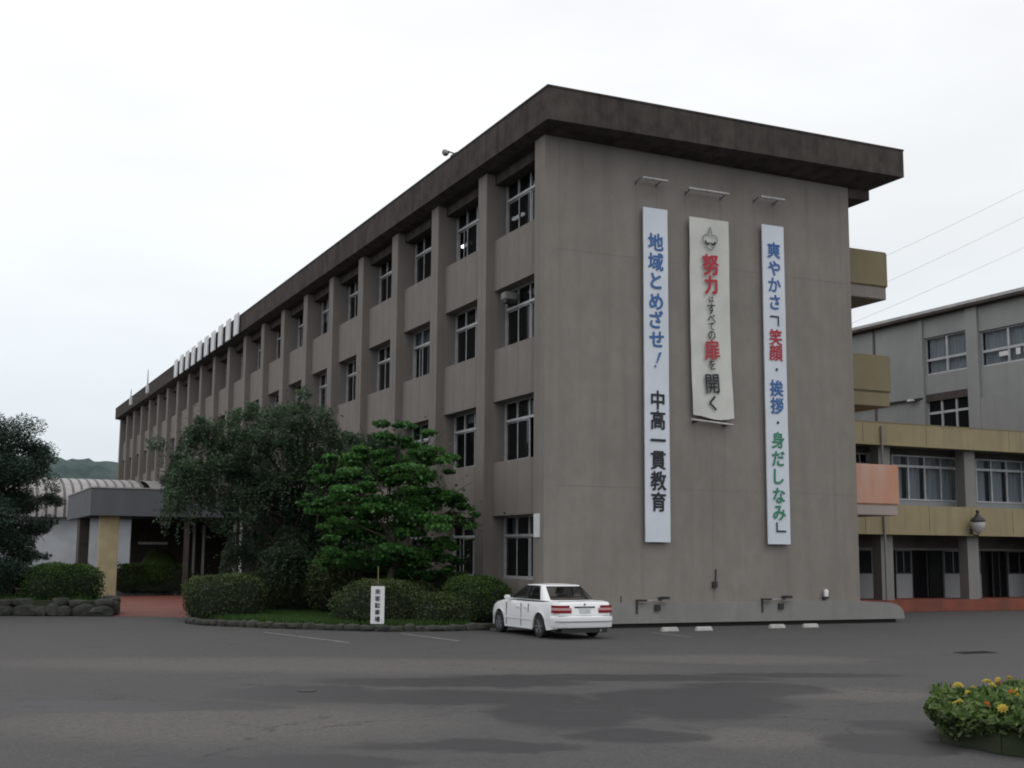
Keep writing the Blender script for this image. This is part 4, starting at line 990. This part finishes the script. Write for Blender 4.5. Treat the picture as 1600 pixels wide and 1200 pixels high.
hedge('clipped_shrub', 'dark round shrub under the maple branches', (-2.6, 4.6, .6), (1.1, 1.1, .68), 2.8, MT['leafH'], 27, cat='shrub', bottom=.1)
hedge('clipped_shrub', 'wide dark shrub in deep shade beneath the weeping tree', (-5.2, 9.4, .7), (1.7, .9, .8), 3.2, MT['leafH'], 28, cat='shrub', bottom=.1)
hedge('hedge', 'long clipped box hedge across the porch behind the yellow column', (-6.2, 32.3, .78), (1.85, .6, .72), 8, MT['leafH2'], 29, per=2200, size=.09, bottom=.02)
hedge('clipped_shrub', 'ball-shaped shrub rising behind the porch hedge', (-5.4, 33.9, 1.2), (.85, .8, 1.05), 2.2, MT['leafH'], 30, cat='shrub', size=.1, bottom=.02)
hedge('clipped_shrub', 'low dark shrub at the foot of the clipped pine', (-14.6, 13.7, .8), (1.2, .6, .5), 2.4, MT['leafH'], 31, cat='shrub', bottom=.48)
hedge('shrub', 'tall loose dark shrub behind the dome shrub, between the two tree trunks', (-3.5, 7.2, 1.05), (1.5, 1.2, 1.1), 2.4, MT['leafH'], 33, cat='shrub', bottom=.1, size=.09)
hedge('clipped_shrub', 'shrub filling the gap between block shrub and weeping tree', (-6.6, 10.2, .55), (1.0, 1.2, .75), 3, MT['leafH'], 32, cat='shrub', bottom=.1)

# grass in the bed
def in_poly(x, y, poly):
    c = False; j = len(poly)-1
    for i in range(len(poly)):
        xi, yi = poly[i]; xj, yj = poly[j]
        if (yi > y) != (yj > y) and x < (xj-xi)*(y-yi)/(yj-yi)+xi: c = not c
        j = i
    return c
def grass(name, poly, z, n, hgt, seed, xr, yr, mt, thin=False):
    rng = np.random.default_rng(seed); V = []; F = []; T = []
    while len(F) < n:
        x, y = rng.uniform(*xr), rng.uniform(*yr)
        if not in_poly(x, y, poly): continue
        if noise.noise(Vector((x*1.1, y*1.1, 0)))*.5+.62 < rng.random(): continue
        a = rng.uniform(0, 6.28); h_ = hgt*rng.uniform(.5, 1.3); wx, wy = math.cos(a)*.012, math.sin(a)*.012; lx, ly = rng.normal()*.05, rng.normal()*.05
        i = len(V); V += [(x-wx, y-wy, z), (x+wx, y+wy, z), (x+lx, y+ly, z+h_)]; F.append((i, i+1, i+2)); T.append(rng.random())
    me = bpy.data.meshes.new(name); me.from_pydata(V, [], F); at = me.attributes.new('tint', 'FLOAT', 'FACE'); at.data.foreach_set('value', np.array(T, np.float32)); me.materials.append(mt)
    o = bpy.data.objects.new(name, me); COL.objects.link(o); return o
o = grass('grass', [(-8.5, 6.2), (-7.2, 3.5), (-5.5, 1.6), (-4.6, .9), (-2, .6), (-2, 8), (-8.0, 9)], .13, 26000, .16, 1, (-8.6, -2), (.5, 9), MT['grass']); tag(o, 'short grass and weeds between the shrubs of the planting bed', 'grass', kind='stuff')
o = grass('grass', [(-16, 13.4), (-11.2, 12.2), (-10.6, 15), (-16, 16)], .5, 9000, .16, 2, (-16, -10.6), (12, 16), MT['grass']); tag(o, 'grass growing above the rock wall at the left', 'grass', kind='stuff')

# stones: rock wall left, low edging stones of the island
def stone(x, y, z, sx, sy, sz, rz, seed, mt, name='stone'):
    rng = random.Random(seed); bm = bmesh.new(); bmesh.ops.create_icosphere(bm, subdivisions=2, radius=1)
    for v in bm.verts:
        p = v.co.copy(); k = 1+.28*noise.noise(p*1.3+Vector((seed*3.1, 0, 0)))+.12*noise.noise(p*3.2+Vector((0, seed, 0)))
        q_ = Vector([math.copysign(abs(c)**.72, c) for c in p])*k
        v.co = Vector((q_.x*sx, q_.y*sy, q_.z*sz))
    bmesh.ops.rotate(bm, verts=bm.verts, cent=(0, 0, 0), matrix=Matrix.Rotation(rz, 3, 'Z'))
    me = bpy.data.meshes.new(name); bm.to_mesh(me); bm.free(); me.materials.append(mt)
    o = bpy.data.objects.new(name, me); o.location = (x, y, z); return o
rw = thing('rock_wall', 'low wall of dark natural rocks holding the bed under the pine', 'wall', (-14, 12.6, 0))
edge = [(-22, 14.1), (-18, 13.45), (-14.0, 12.6), (-12.4, 11.95), (-10.95, 11.35), (-10.5, 12.0), (-10.3, 14.5)]
random.seed(4); k = 0
for i in range(len(edge)-1):
    a, b = Vector(edge[i]), Vector(edge[i+1]); Ln = (b-a).length; s_ = 0
    while s_ < Ln-.1:
        wd = random.uniform(.42, .85); p = a+(b-a)*min(1, (s_+wd/2)/Ln); ang = math.atan2(b.y-a.y, b.x-a.x)
        hh = random.uniform(.17, .3)
        o = stone(p.x+14, p.y-12.6, hh*.8, wd*.52, random.uniform(.2, .3), hh, ang+random.uniform(-.2, .2), k, MT['rock']); link(o, rw); k += 1
        if random.random() < .75:
            o = stone(p.x+14+random.uniform(-.15, .15), p.y-12.6+.12, .42+random.uniform(-.04, .06), wd*.45, .22, .14, ang, k+50, MT['rock']); link(o, rw)
        s_ += wd*.92
ke = thing('stone_edging', 'low rough stone edging round the planting bed under the two trees', 'edging', (-7, 3, 0))
random.seed(9)
edge = [(-8.15, 9.4), (-9.0, 6.2), (-8.85, 4.95), (-7.4, 3.1), (-5.65, 1.15), (-4.7, .42), (-2.9, .12), (-1.85, .2)]
for i in range(len(edge)-1):
    a, b = Vector(edge[i]), Vector(edge[i+1]); Ln = (b-a).length; s_ = 0
    while s_ < Ln-.05:
        wd = random.uniform(.28, .6); p = a+(b-a)*min(1, (s_+wd/2)/Ln); ang = math.atan2(b.y-a.y, b.x-a.x)
        o = stone(p.x+7, p.y-3, .07, wd*.52, random.uniform(.09, .15), random.uniform(.08, .15), ang+random.uniform(-.15, .15), k, MT['rock']); link(o, ke); k += 1; s_ += wd*.95

# ------------------------------------------------------------------ free-standing sign
sg = thing('sign_board', 'small white upright parking sign with five black characters, standing in front of the dome shrub', 'sign', (-4.82, .75, 0), rad(-22))
MB().box(-.19, .19, -.03, .03, .20, 1.24).build('board', MT['white'], sg, local=True, bevel=.006)
MB().box(-.02, .02, .035, .075, .03, 1.3).build('post', MT['iron'], sg, local=True)
MB().prism([(-.22, -.16), (.22, -.16), (.22, .18), (-.22, .18)], .0, .07).build('foot', MT['iron'], sg, local=True, bevel=.01)
MB().tube([(.02, .08, .1), (-.01, .1, 1.8)], .014, 6).build('stake', mat('bamboo', (.20, .17, .09), .7), sg, local=True)
for ch, z in zip('来客駐車場', (1.09, .90, .71, .52, .33)):
    o = glyph(ch, .155, 0, 0, 0, MT['black'], sg, .03, 1.0); o.location = (0, -.035, z)

# ------------------------------------------------------------------ parking lines, drains
def strip(a, b, w_, name, mt, z=.004):
    a, b = Vector(a), Vector(b); n = Vector((-(b-a).y, (b-a).x)).normalized()*w_/2
    return sheet(name, [tuple(a-n), tuple(b-n), tuple(b+n), tuple(a+n)], z, mt)
strip((-7.9, 1.2), (-6.95, -3.4), .10, 'parking_line', MT['paint'])
strip((-4.55, -.4), (-4.2, -3.7), .10, 'parking_line', MT['paint'])
strip((2.3, -2.3), (2.3, -4.3), .08, 'parking_line', MT['paint'])
gr = thing('drain_grate', 'dark iron drain grate set in the asphalt at the right', 'drain', (5.5, -11.1, 0))
MB().box(5.0, 6.0, -11.35, -10.95, .004, .012).build('frame', MT['iron'], gr)
m = MB()
for i in range(9): m.box(5.05+i*.105, 5.08+i*.105, -11.32, -10.98, .0125, .022)
m.build('bar', MT['dark'], gr)
o = MB().lathe([(.14, .003), (.14, .012), (.12, .014)], -10.84, -13.5, 24).build('manhole_cover', MT['iron']); tag(o, 'small dark round manhole cover in the damp asphalt at left centre', 'manhole cover')

# ------------------------------------------------------------------ flower bed
fb = thing('flower_planter', 'round dark-edged planter of yellow and orange marigolds at the lower right corner', 'planter', (-3.86, -22.12, 0))
cx, cy = -3.86, -22.12; R_ = 1.72
m = MB(); poly = [(cx+R_*math.cos(2*math.pi*i/10+.2), cy+R_*math.sin(2*math.pi*i/10+.2)) for i in range(10)]; inner = [(cx+(R_-.12)*math.cos(2*math.pi*i/10+.2), cy+(R_-.12)*math.sin(2*math.pi*i/10+.2)) for i in range(10)]
for i in range(10):
    j = (i+1) % 10; a, b, c, d = poly[i], poly[j], inner[j], inner[i]
    mm = MB().prism([a, b, c, d], 0, .27); mm.build('edging_board', MT['soil'], fb, bevel=.01)
MB().prism(inner, .01, .25).build('soil', MT['soil'], fb)
rng = np.random.default_rng(77)
def disc(n, r0, z0, z1):
    a = rng.random(n)*2*np.pi; r_ = r0*np.sqrt(rng.random(n)); x = cx+r_*np.cos(a); y = cy+r_*np.sin(a)
    h_ = np.array([noise.noise(Vector((p, q_, 0))*2.4) for p, q_ in zip(x, y)])*.14
    dome = .20*(1-(r_/r0)**2)
    return np.stack([x, y, z0+(z1-z0)*rng.random(n)+h_+dome], 1)
leaf_object('bedding_foliage', disc(9000, R_+.04, .28, .44), .12, MT['bed'], fb, org=(cx, cy, 0), seed=5, upbias=.1, aspect=.35)
aa = rng.random(2600)*2*np.pi; hr = R_+.05*rng.random(2600)
leaf_object('hanging_foliage', np.stack([cx+hr*np.cos(aa), cy+hr*np.sin(aa), .34-.26*rng.random(2600)**1.6*(.6+.4*np.sin(aa*7))], 1), .09, MT['leafH'], fb, org=(cx, cy, 0), seed=9, droop=1.)
leaf_object('low_foliage', disc(5000, R_+.0, .24, .32), .08, MT['leafH'], fb, org=(cx, cy, 0), seed=6)
# blooms: individual heads of several petals joined per colour family
def blooms(n, mt, name, seed, rsz):
    rg = np.random.default_rng(seed); c = disc(n, R_*.97, .44, .52); 
    for p in c:
        m = MB(); s_ = rsz*rg.uniform(.8, 1.25)
        for ring_, (rr, zz, k_) in enumerate(((1., 0, 9), (.7, .012, 7), (.38, .024, 5))):
            for i in range(k_):
                a = 2*math.pi*i/k_+ring_*.4; w_ = .55*rr*s_; e1 = Vector((math.cos(a), math.sin(a), 0)); e2 = Vector((-math.sin(a), math.cos(a), 0)); o_ = Vector((0, 0, zz))
                m.add([o_, o_+e1*rr*s_*.6-e2*w_*.5+Vector((0, 0, .012)), o_+e1*rr*s_+Vector((0, 0, .004)), o_+e1*rr*s_*.6+e2*w_*.5+Vector((0, 0, .012))], [(0, 1, 2, 3)])
        me = m.mesh(name, mt); o = bpy.data.objects.new(name, me); o.location = (p[0]-cx, p[1]-cy, p[2]); o.rotation_euler = (rg.normal()*.35+.3, rg.normal()*.35, rg.random()*6); link(o, fb)
blooms(55, MT['yellowf'], 'yellow_bloom', 1, .055)
blooms(9, MT['orangef'], 'orange_bloom', 2, .04)

# ------------------------------------------------------------------ white sedan
car = thing('parked_car', 'white four-door sedan parked nose-in at the building corner', 'car', (-.90, -3.22, 0), rad(90.6))
# local axes: +X forward, +Y left, origin on the ground under the rear axle
WB = 2.465; RW = .30
def lerp(t, pts):
    for (a, va), (b, vb) in zip(pts, pts[1:]):
        if t <= b: k_ = (t-a)/(b-a) if b > a else 0; return va+(vb-va)*max(0, k_)
    return pts[-1][1]
def sm(t, pts):
    return (lerp(t-.04, pts)+lerp(t, pts)*2+lerp(t+.04, pts))/4
top = [(-1.0, .60), (-.985, .66), (-.955, .90), (-.90, .965), (-.8, .98), (-.45, .965), (0, .93), (1.0, .925), (1.9, .935), (2.15, .94), (2.6, .885), (3.0, .80), (3.18, .72), (3.26, .60), (3.30, .48)]
wid = [(-1.0, .60), (-.97, .74), (-.9, .80), (-.7, .83), (-.2, .845), (1.2, .847), (2.4, .842), (2.8, .82), (3.05, .76), (3.2, .66), (3.3, .48)]
bot = [(-1.0, .34), (-.9, .27), (-.5, .22), (0, .2), (2.4, .2), (2.9, .21), (3.2, .24), (3.3, .28)]
xs = sorted(set([-1.0, -.99, -.975, -.955, -.93, -.90, -.86]+[round(-.8+.05*i, 3) for i in range(81)]+[3.22, 3.25, 3.28, 3.30]))
xs = [x for x in xs if x <= 3.30]
def arch(x):
    z = 0
    for ax in (0, WB):
        d = abs(x-ax)
        if d < .355: z = max(z, RW+math.sqrt(.355**2-d*d)-.0)
    return z
V = []; F = []; K = 0
for x in xs:
    zt = lerp(x, top); w_ = lerp(x, wid); zb = lerp(x, bot); za = max(zb, arch(x)); zm = .72 if zt > .8 else zt*.85
    tum = .035
    belt = zt-.015
    flare = .012 if arch(x) > .0 else 0
    half = [(w_*.0, zt+.012), (w_*.45, zt+.008), (w_*.78, zt-.002), (w_-tum-.035, zt-.02), (w_-tum-.01, zt-.05), (w_-tum*.4, zt-.14), (w_-.006, max(za+.02, .56) if zt > .62 else za+.10), (w_, max(za+.012, .50) if zt > .62 else za+.06), (w_+flare-.01, max(za+.004, .44) if zt > .62 else za+.03), (w_+flare-.012, za), (w_-.05, za-.0)]
    hs = []
    lastz = 9
    for y, z in half:
        z = min(z, lastz); z = max(z, za); lastz = z; hs.append((y, z))
    row = [(x, -y, z) for y, z in reversed(hs[1:])]+[(x, y, z) for y, z in hs]
    V += row; K = len(row)
for i in range(len(xs)-1):
    xm = (xs[i]+xs[i+1])/2
    for k_ in range(K-1):
        yv = abs(V[i*K+k_][1]+V[i*K+k_+1][1])/2
        if -.28 < xm < 2.02 and yv < .60: continue     # open cabin
        F.append((i*K+k_, i*K+k_+1, (i+1)*K+k_+1, (i+1)*K+k_))
F.append(tuple(range(K))); F.append(tuple(reversed(range((len(xs)-1)*K, len(xs)*K))))
m = MB(); m.add(V, F)
o = m.build('body', MT['car'], car, smooth=True, local=True)
# rear bumper, front bumper, side moulding, sills
m = MB(); V = []; F = []
bp = [(-.70, .862), (-.90, .85), (-1.0, .72), (-1.045, .45), (-1.055, 0)]
bp = bp+[(x, -y) for x, y in reversed(bp[:-1])]
prof = [(-.03, .60), (.0, .575), (.012, .50), (.0, .45), (.0, .34), (-.02, .30), (-.08, .28)]
for (x, y) in bp:
    d = Vector((x+.3, y*.6, 0)).normalized()
    for (o_, z) in prof: V.append((x+d.x*o_, y+d.y*o_, z))
n_ = len(prof)
for i in range(len(bp)-1):
    for k_ in range(n_-1): F.append((i*n_+k_, i*n_+k_+1, (i+1)*n_+k_+1, (i+1)*n_+k_))
m.add(V, F); m.build('rear_bumper', MT['car'], car, smooth=True, local=True)
MB().box(-.985, -.6, -.66, .66, .17, .31).build('rear_valance', MT['plastic'], car, local=True)
m = MB()
for s_ in (-1, 1): m.box(.42, 2.05, s_*.842-.008, s_*.842+.008, .435, .475) if s_ > 0 else m.box(.42, 2.05, -.85, -.834, .435, .475)
m.build('side_moulding', MT['car'], car, local=True)
MB().box(.38, 2.08, -.83, .83, .17, .24).build('underbody', MT['plastic'], car, local=True)
m = MB()
for ax in (0, WB): m.box(ax-.38, ax+.38, -.62, .62, .22, .70)
m.build('wheel_well', MT['plastic'], car, local=True)
MB().box(-.8, 3.1, -.6, .6, .20, .40).build('floor_pan', MT['plastic'], car, local=True)
# door shut lines
m = MB()
for s_ in (-1, 1):
    for x in (.62, 1.06, 1.98):
        y = s_*(lerp(x, wid)-.012)
        m.box(x-.006, x+.006, min(y, y+s_*.016), max(y, y+s_*.016), .26 if x > .7 else .62, .86)
m.build('door_gap', MT['plastic'], car, local=True)
m = MB()
for s_ in (-1, 1):
    for x in (.72, 1.18): y = s_*.845; m.box(x, x+.17, min(y, y+s_*.02), max(y, y+s_*.02), .74, .775)
m.build('door_handle', MT['car'], car, local=True, bevel=.005)
# greenhouse
beltc = [(-.46, 0), (-.42, .42), (-.30, .64), (-.12, .725), (.35, .745), (.62, .752), (.98, .755), (1.06, .755), (1.55, .748), (1.86, .735), (2.02, .68), (2.16, .42), (2.22, 0)]
roofc = [(.20, 0), (.22, .36), (.27, .50), (.36, .545), (.55, .560), (.68, .565), (.92, .570), (.97, .570), (1.12, .566), (1.20, .550), (1.27, .50), (1.36, .30), (1.40, 0)]
nT = len(beltc)-1; sub = 4; nS = 10
def gpt(t, s_, off=0., side=1):
    i = min(int(t), nT-1); f_ = t-i
    b = (beltc[i][0]*(1-f_)+beltc[i+1][0]*f_, beltc[i][1]*(1-f_)+beltc[i+1][1]*f_); r_ = (roofc[i][0]*(1-f_)+roofc[i+1][0]*f_, roofc[i][1]*(1-f_)+roofc[i+1][1]*f_)
    k_ = s_**1.12
    x = b[0]+(r_[0]-b[0])*s_; y = b[1]+(r_[1]-b[1])*k_
    zb_ = .955 if 1 < t < 10.4 else .955
    zr = 1.345+.025*math.sin(min(max((x-.2)/1.2, 0), 1)*math.pi)*.6
    z = zb_+(zr-zb_)*(1-(1-s_)**1.06)
    cxx = .9; d = Vector((x-cxx, y*1.4, .25)).normalized()
    return (x+d.x*off, side*(y+d.y*off), z+d.z*off)
def is_glass(t, s_):
    if not .07 < s_ < .90: return None
    if t < 1.95-.0: return 'rear'
    if 3.5 < t < 6.0: return 'side_r'
    if 6.35 < t < 9.15: return 'side_f'
    if t > 10.25: return 'wind'
    return None
Ts = sorted(set([i/sub for i in range(nT*sub+1)]+[1.95, 3.5, 6.0, 6.35, 9.15, 10.25])); Ss = [0, .07]+[.07+.83*i/8 for i in range(1, 9)]+[.95, 1.]
m = MB(); gl = {}
for side in (1, -1):
    for i in range(len(Ts)-1):
        for j in range(len(Ss)-1):
            t0, t1, s0, s1 = Ts[i], Ts[i+1], Ss[j], Ss[j+1]; g = is_glass((t0+t1)/2, (s0+s1)/2)
            quad = lambda off: [gpt(t0, s0, off, side), gpt(t1, s0, off, side), gpt(t1, s1, off, side), gpt(t0, s1, off, side)]
            if g:
                key = (g, side if g.startswith('side') else 0); gl.setdefault(key, MB()).add(quad(-.006), [(0, 1, 2, 3)])
            else: m.add(quad(0), [(0, 1, 2, 3)])
# roof cap
rp = [gpt(t, 1., 0, 1) for t in Ts]
for i in range(len(Ts)-1):
    a, b = rp[i], rp[i+1]
    for kk in range(4):
        f0, f1 = 1-kk/4, 1-(kk+1)/4
        def cp_(p, f_): return (p[0]+(.8-p[0])*(1-f_)*.0, p[1]*f_, p[2]+.022*(1-f_**2)*min(1, max(0, 1-abs(p[0]-.8)/.62)+.15))
        for sd_ in (1, -1):
            qd = [cp_(a, f0), cp_(b, f0), cp_(b, f1), cp_(a, f1)]; qd = [(x, sd_*y, z) for x, y, z in qd]
            m.add(qd, [(0, 1, 2, 3)])
me = m.mesh('roof', MT['car'])
bm = bmesh.new(); bm.from_mesh(me); bmesh.ops.remove_doubles(bm, verts=bm.verts, dist=.0015); bmesh.ops.recalc_face_normals(bm, faces=bm.faces)
for fc in bm.faces: fc.smooth = True
bm.to_mesh(me); bm.free(); link(bpy.data.objects.new('roof', me), car)
for (g, s_), mb in gl.items():
    me = mb.mesh(g, MT['car_glass'] if g in ('rear', 'wind') else MT['car_glass_d'])
    bm = bmesh.new(); bm.from_mesh(me); bmesh.ops.remove_doubles(bm, verts=bm.verts, dist=.001)
    for fc in bm.faces: fc.smooth = True
    bm.to_mesh(me); bm.free()
    link(bpy.data.objects.new({'rear': 'rear_window', 'wind': 'windscreen'}.get(g, 'side_window'), me), car)
# black seals round the glass
for side in (1, -1):
    for (a, b) in ((3.5, 6.0), (6.35, 9.15)):
        pts = [gpt(a+(b-a)*i/8, .065, .002, side) for i in range(9)]+[gpt(b, .065+.835*i/6, .002, side) for i in range(1, 7)]+[gpt(b-(b-a)*i/8, .90, .002, side) for i in range(1, 9)]+[gpt(a, .90-.835*i/6, .002, side) for i in range(1, 7)]
        MB().tube(pts, .011, 5).build('window_seal', MT['plastic'], car, local=True)
pts = [gpt(t, .07, .003, -1) for t in (1.95, 1.5, 1, .5, 0)]+[gpt(t, .07, .003, 1) for t in (.5, 1, 1.5, 1.95)]+[gpt(1.95, s_, .003, 1) for s_ in (.3, .6, .9)]+[gpt(t, .9, .003, 1) for t in (1.5, 1, .5, 0)]+[gpt(t, .9, .003, -1) for t in (.5, 1, 1.5, 1.95)]+[gpt(1.95, s_, .003, -1) for s_ in (.6, .3, .07)]
MB().tube(pts, .011, 5).build('window_seal', MT['plastic'], car, local=True)
# interior
MB().box(-.30, .12, -.66, .66, .88, .935).build('parcel_shelf', MT['plastic'], car, local=True)
m = MB(); m.box(.02, .22, -.62, .62, .45, 1.02).build('rear_seat', MT['seat'], car, local=True, bevel=.03)
for y in (-.36, .36):
    m = MB(); m.box(1.02, 1.18, y-.24, y+.24, .42, 1.08); m.build('front_seat', MT['seat'], car, local=True, bevel=.04)
    MB().box(1.06, 1.14, y-.12, y+.12, 1.10, 1.25).build('headrest', MT['seat'], car, local=True, bevel=.03)
    MB().box(.08, .15, y-.12, y+.12, 1.03, 1.12).build('headrest', MT['seat'], car, local=True, bevel=.03)
MB().box(1.85, 2.1, -.66, .66, .75, .95).build('dashboard', MT['plastic'], car, local=True, bevel=.03)
# lamps
for s_ in (1, -1):
    def lamp(z0, z1, mt, name, off=.0, yin=.40):
        V = []; F = []; path = [(-.992, yin), (-.99, .56), (-.982, .67), (-.958, .775), (-.885, .842), (-.76, .866)]
        for (x, y) in path:
            d = Vector((-.9, y*.35, 0)).normalized()
            for z in (z0, z1):
                V += [(x+d.x*(.012+off)-.004-.035*(.9-z)*0, s_*(y+d.y*(.02+off)), z)]
                V += [(x-d.x*.03, s_*(y-d.y*.03), z)]
        for i in range(len(path)-1):
            a = i*4; b = a+4; F += [(a, b, b+2, a+2), (a+1, a+3, b+3, b+1), (a, a+1, b+1, b), (a+2, b+2, b+3, a+3)]
        F += [(0, 2, 3, 1), (len(V)-4, len(V)-3, len(V)-1, len(V)-2)]
        m_ = MB(); m_.add(V, F); return m_.build(name, mt, car, smooth=False, local=True)
    lamp(.672, .735, MT['lampred'], 'tail_lamp'); lamp(.737, .80, MT['lamppink'], 'tail_lamp', .001); lamp(.802, .862, MT['lampred'], 'tail_lamp', -.001, .46)
    lamp(.58, .66, MT['lamppink'], 'head_lamp').hide_render = False if False else False
for o in [c for c in car.children if c.name.startswith('head_lamp')]: bpy.data.objects.remove(o)
for s_ in (1, -1):
    V = [(3.08, s_*.42, .58), (3.26, s_*.40, .56), (3.1, s_*.76, .60), (3.10, s_*.42, .74), (3.2, s_*.40, .72), (3.0, s_*.79, .74)]
    MB().box(3.10, 3.235, min(s_*.36, s_*.62), max(s_*.36, s_*.62), .60, .72).build('head_lamp', MT['globe'], car, local=True, bevel=.02)
# plate recess, plate, trunk trim
MB().box(-.985, -.945, -.30, .30, .80, .835).build('plate_light_bar', MT['plastic'], car, local=True, bevel=.006)
MB().box(-.992, -.975, -.165, .165, .635, .80).build('number_plate', MT['plate'], car, local=True, bevel=.004)
MB().lathe([(.03, -.972), (.03, -.962)], 0, .885, 14, axis='x').build('badge', MT['chrome'], car, local=True)
MB().tube([(-.905, -.74, .955), (-.915, 0, .972), (-.905, .74, .955)], .006, 4).build('boot_lid_gap', MT['plastic'], car, local=True)
MB().tube([(-.99, -.78, .60), (-1.03, 0, .60), (-.99, .78, .60)], .006, 4).build('bumper_gap', MT['plastic'], car, local=True)
MB().tube([(-.95, -.85, .46), (-1.055, -.66, .455), (-1.072, 0, .455), (-1.055, .66, .455), (-.95, .85, .46)], .012, 5).build('bumper_strip', MT['plinth'], car, local=True)
MB().tube([(-.9, -.45, .24), (-1.02, -.45, .22)], .025, 8).build('exhaust_pipe', MT['steel'], car, local=True)
# mirrors
for s_ in (1, -1):
    m = MB(); m.box(1.80, 1.90, min(s_*.79, s_*.96), max(s_*.79, s_*.96), .93, 1.05).build('door_mirror', MT['car'], car, local=True, bevel=.025)
    MB().bar((1.86, s_*.74, .95), (1.86, s_*.82, .97), .04).build('mirror_arm', MT['car'], car, local=True)
# wheels
for ax in (0, WB):
    for s_ in (1, -1):
        y0 = .66*s_; prof = [(.19, -.085), (.285, -.085), (.30, -.06), (.302, .0), (.30, .06), (.285, .085), (.20, .085)]
        m = MB()
        for (rr, d) in prof:
            for k_ in range(28):
                a = 2*math.pi*k_/28; m.v.append((ax+rr*math.cos(a), .755*s_+d*s_, .30+rr*math.sin(a)))
        for i in range(len(prof)-1):
            for k_ in range(28):
                a = i*28+k_; b = i*28+(k_+1) % 28; m.f.append((a, b, b+28, a+28))
        wh = m.build('wheel', MT['rubber'], car, smooth=True, local=True)
        m = MB()
        pf2 = [(.205, .078), (.195, .06), (.18, .03), (.02, .03)]
        for (rr, d) in pf2:
            for k_ in range(28):
                a = 2*math.pi*k_/28; m.v.append((ax+rr*math.cos(a), (.755+d)*s_, .30+rr*math.sin(a)))
        for i in range(len(pf2)-1):
            for k_ in range(28):
                a = i*28+k_; b = i*28+(k_+1) % 28; m.f.append((a, b, b+28, a+28))
        m.f.append(tuple(range(84, 112)))
        me = m.mesh('rim_disc', MT['alu_d'], True); link(bpy.data.objects.new('rim_disc', me), wh)
        m = MB()
        for k_ in range(6):
            a = 2*math.pi*k_/6; m.bar((ax+.03*math.cos(a), (.755+.055)*s_, .30+.03*math.sin(a)), (ax+.19*math.cos(a), (.755+.065)*s_, .30+.19*math.sin(a)), .055, .03)
        m.tube([(ax, (.755+.04)*s_, .30), (ax, (.755+.075)*s_, .30)], .045, 12)
        me = m.mesh('spoke', MT['rim']); link(bpy.data.objects.new('spoke', me), wh)
print('objects', len(bpy.data.objects))
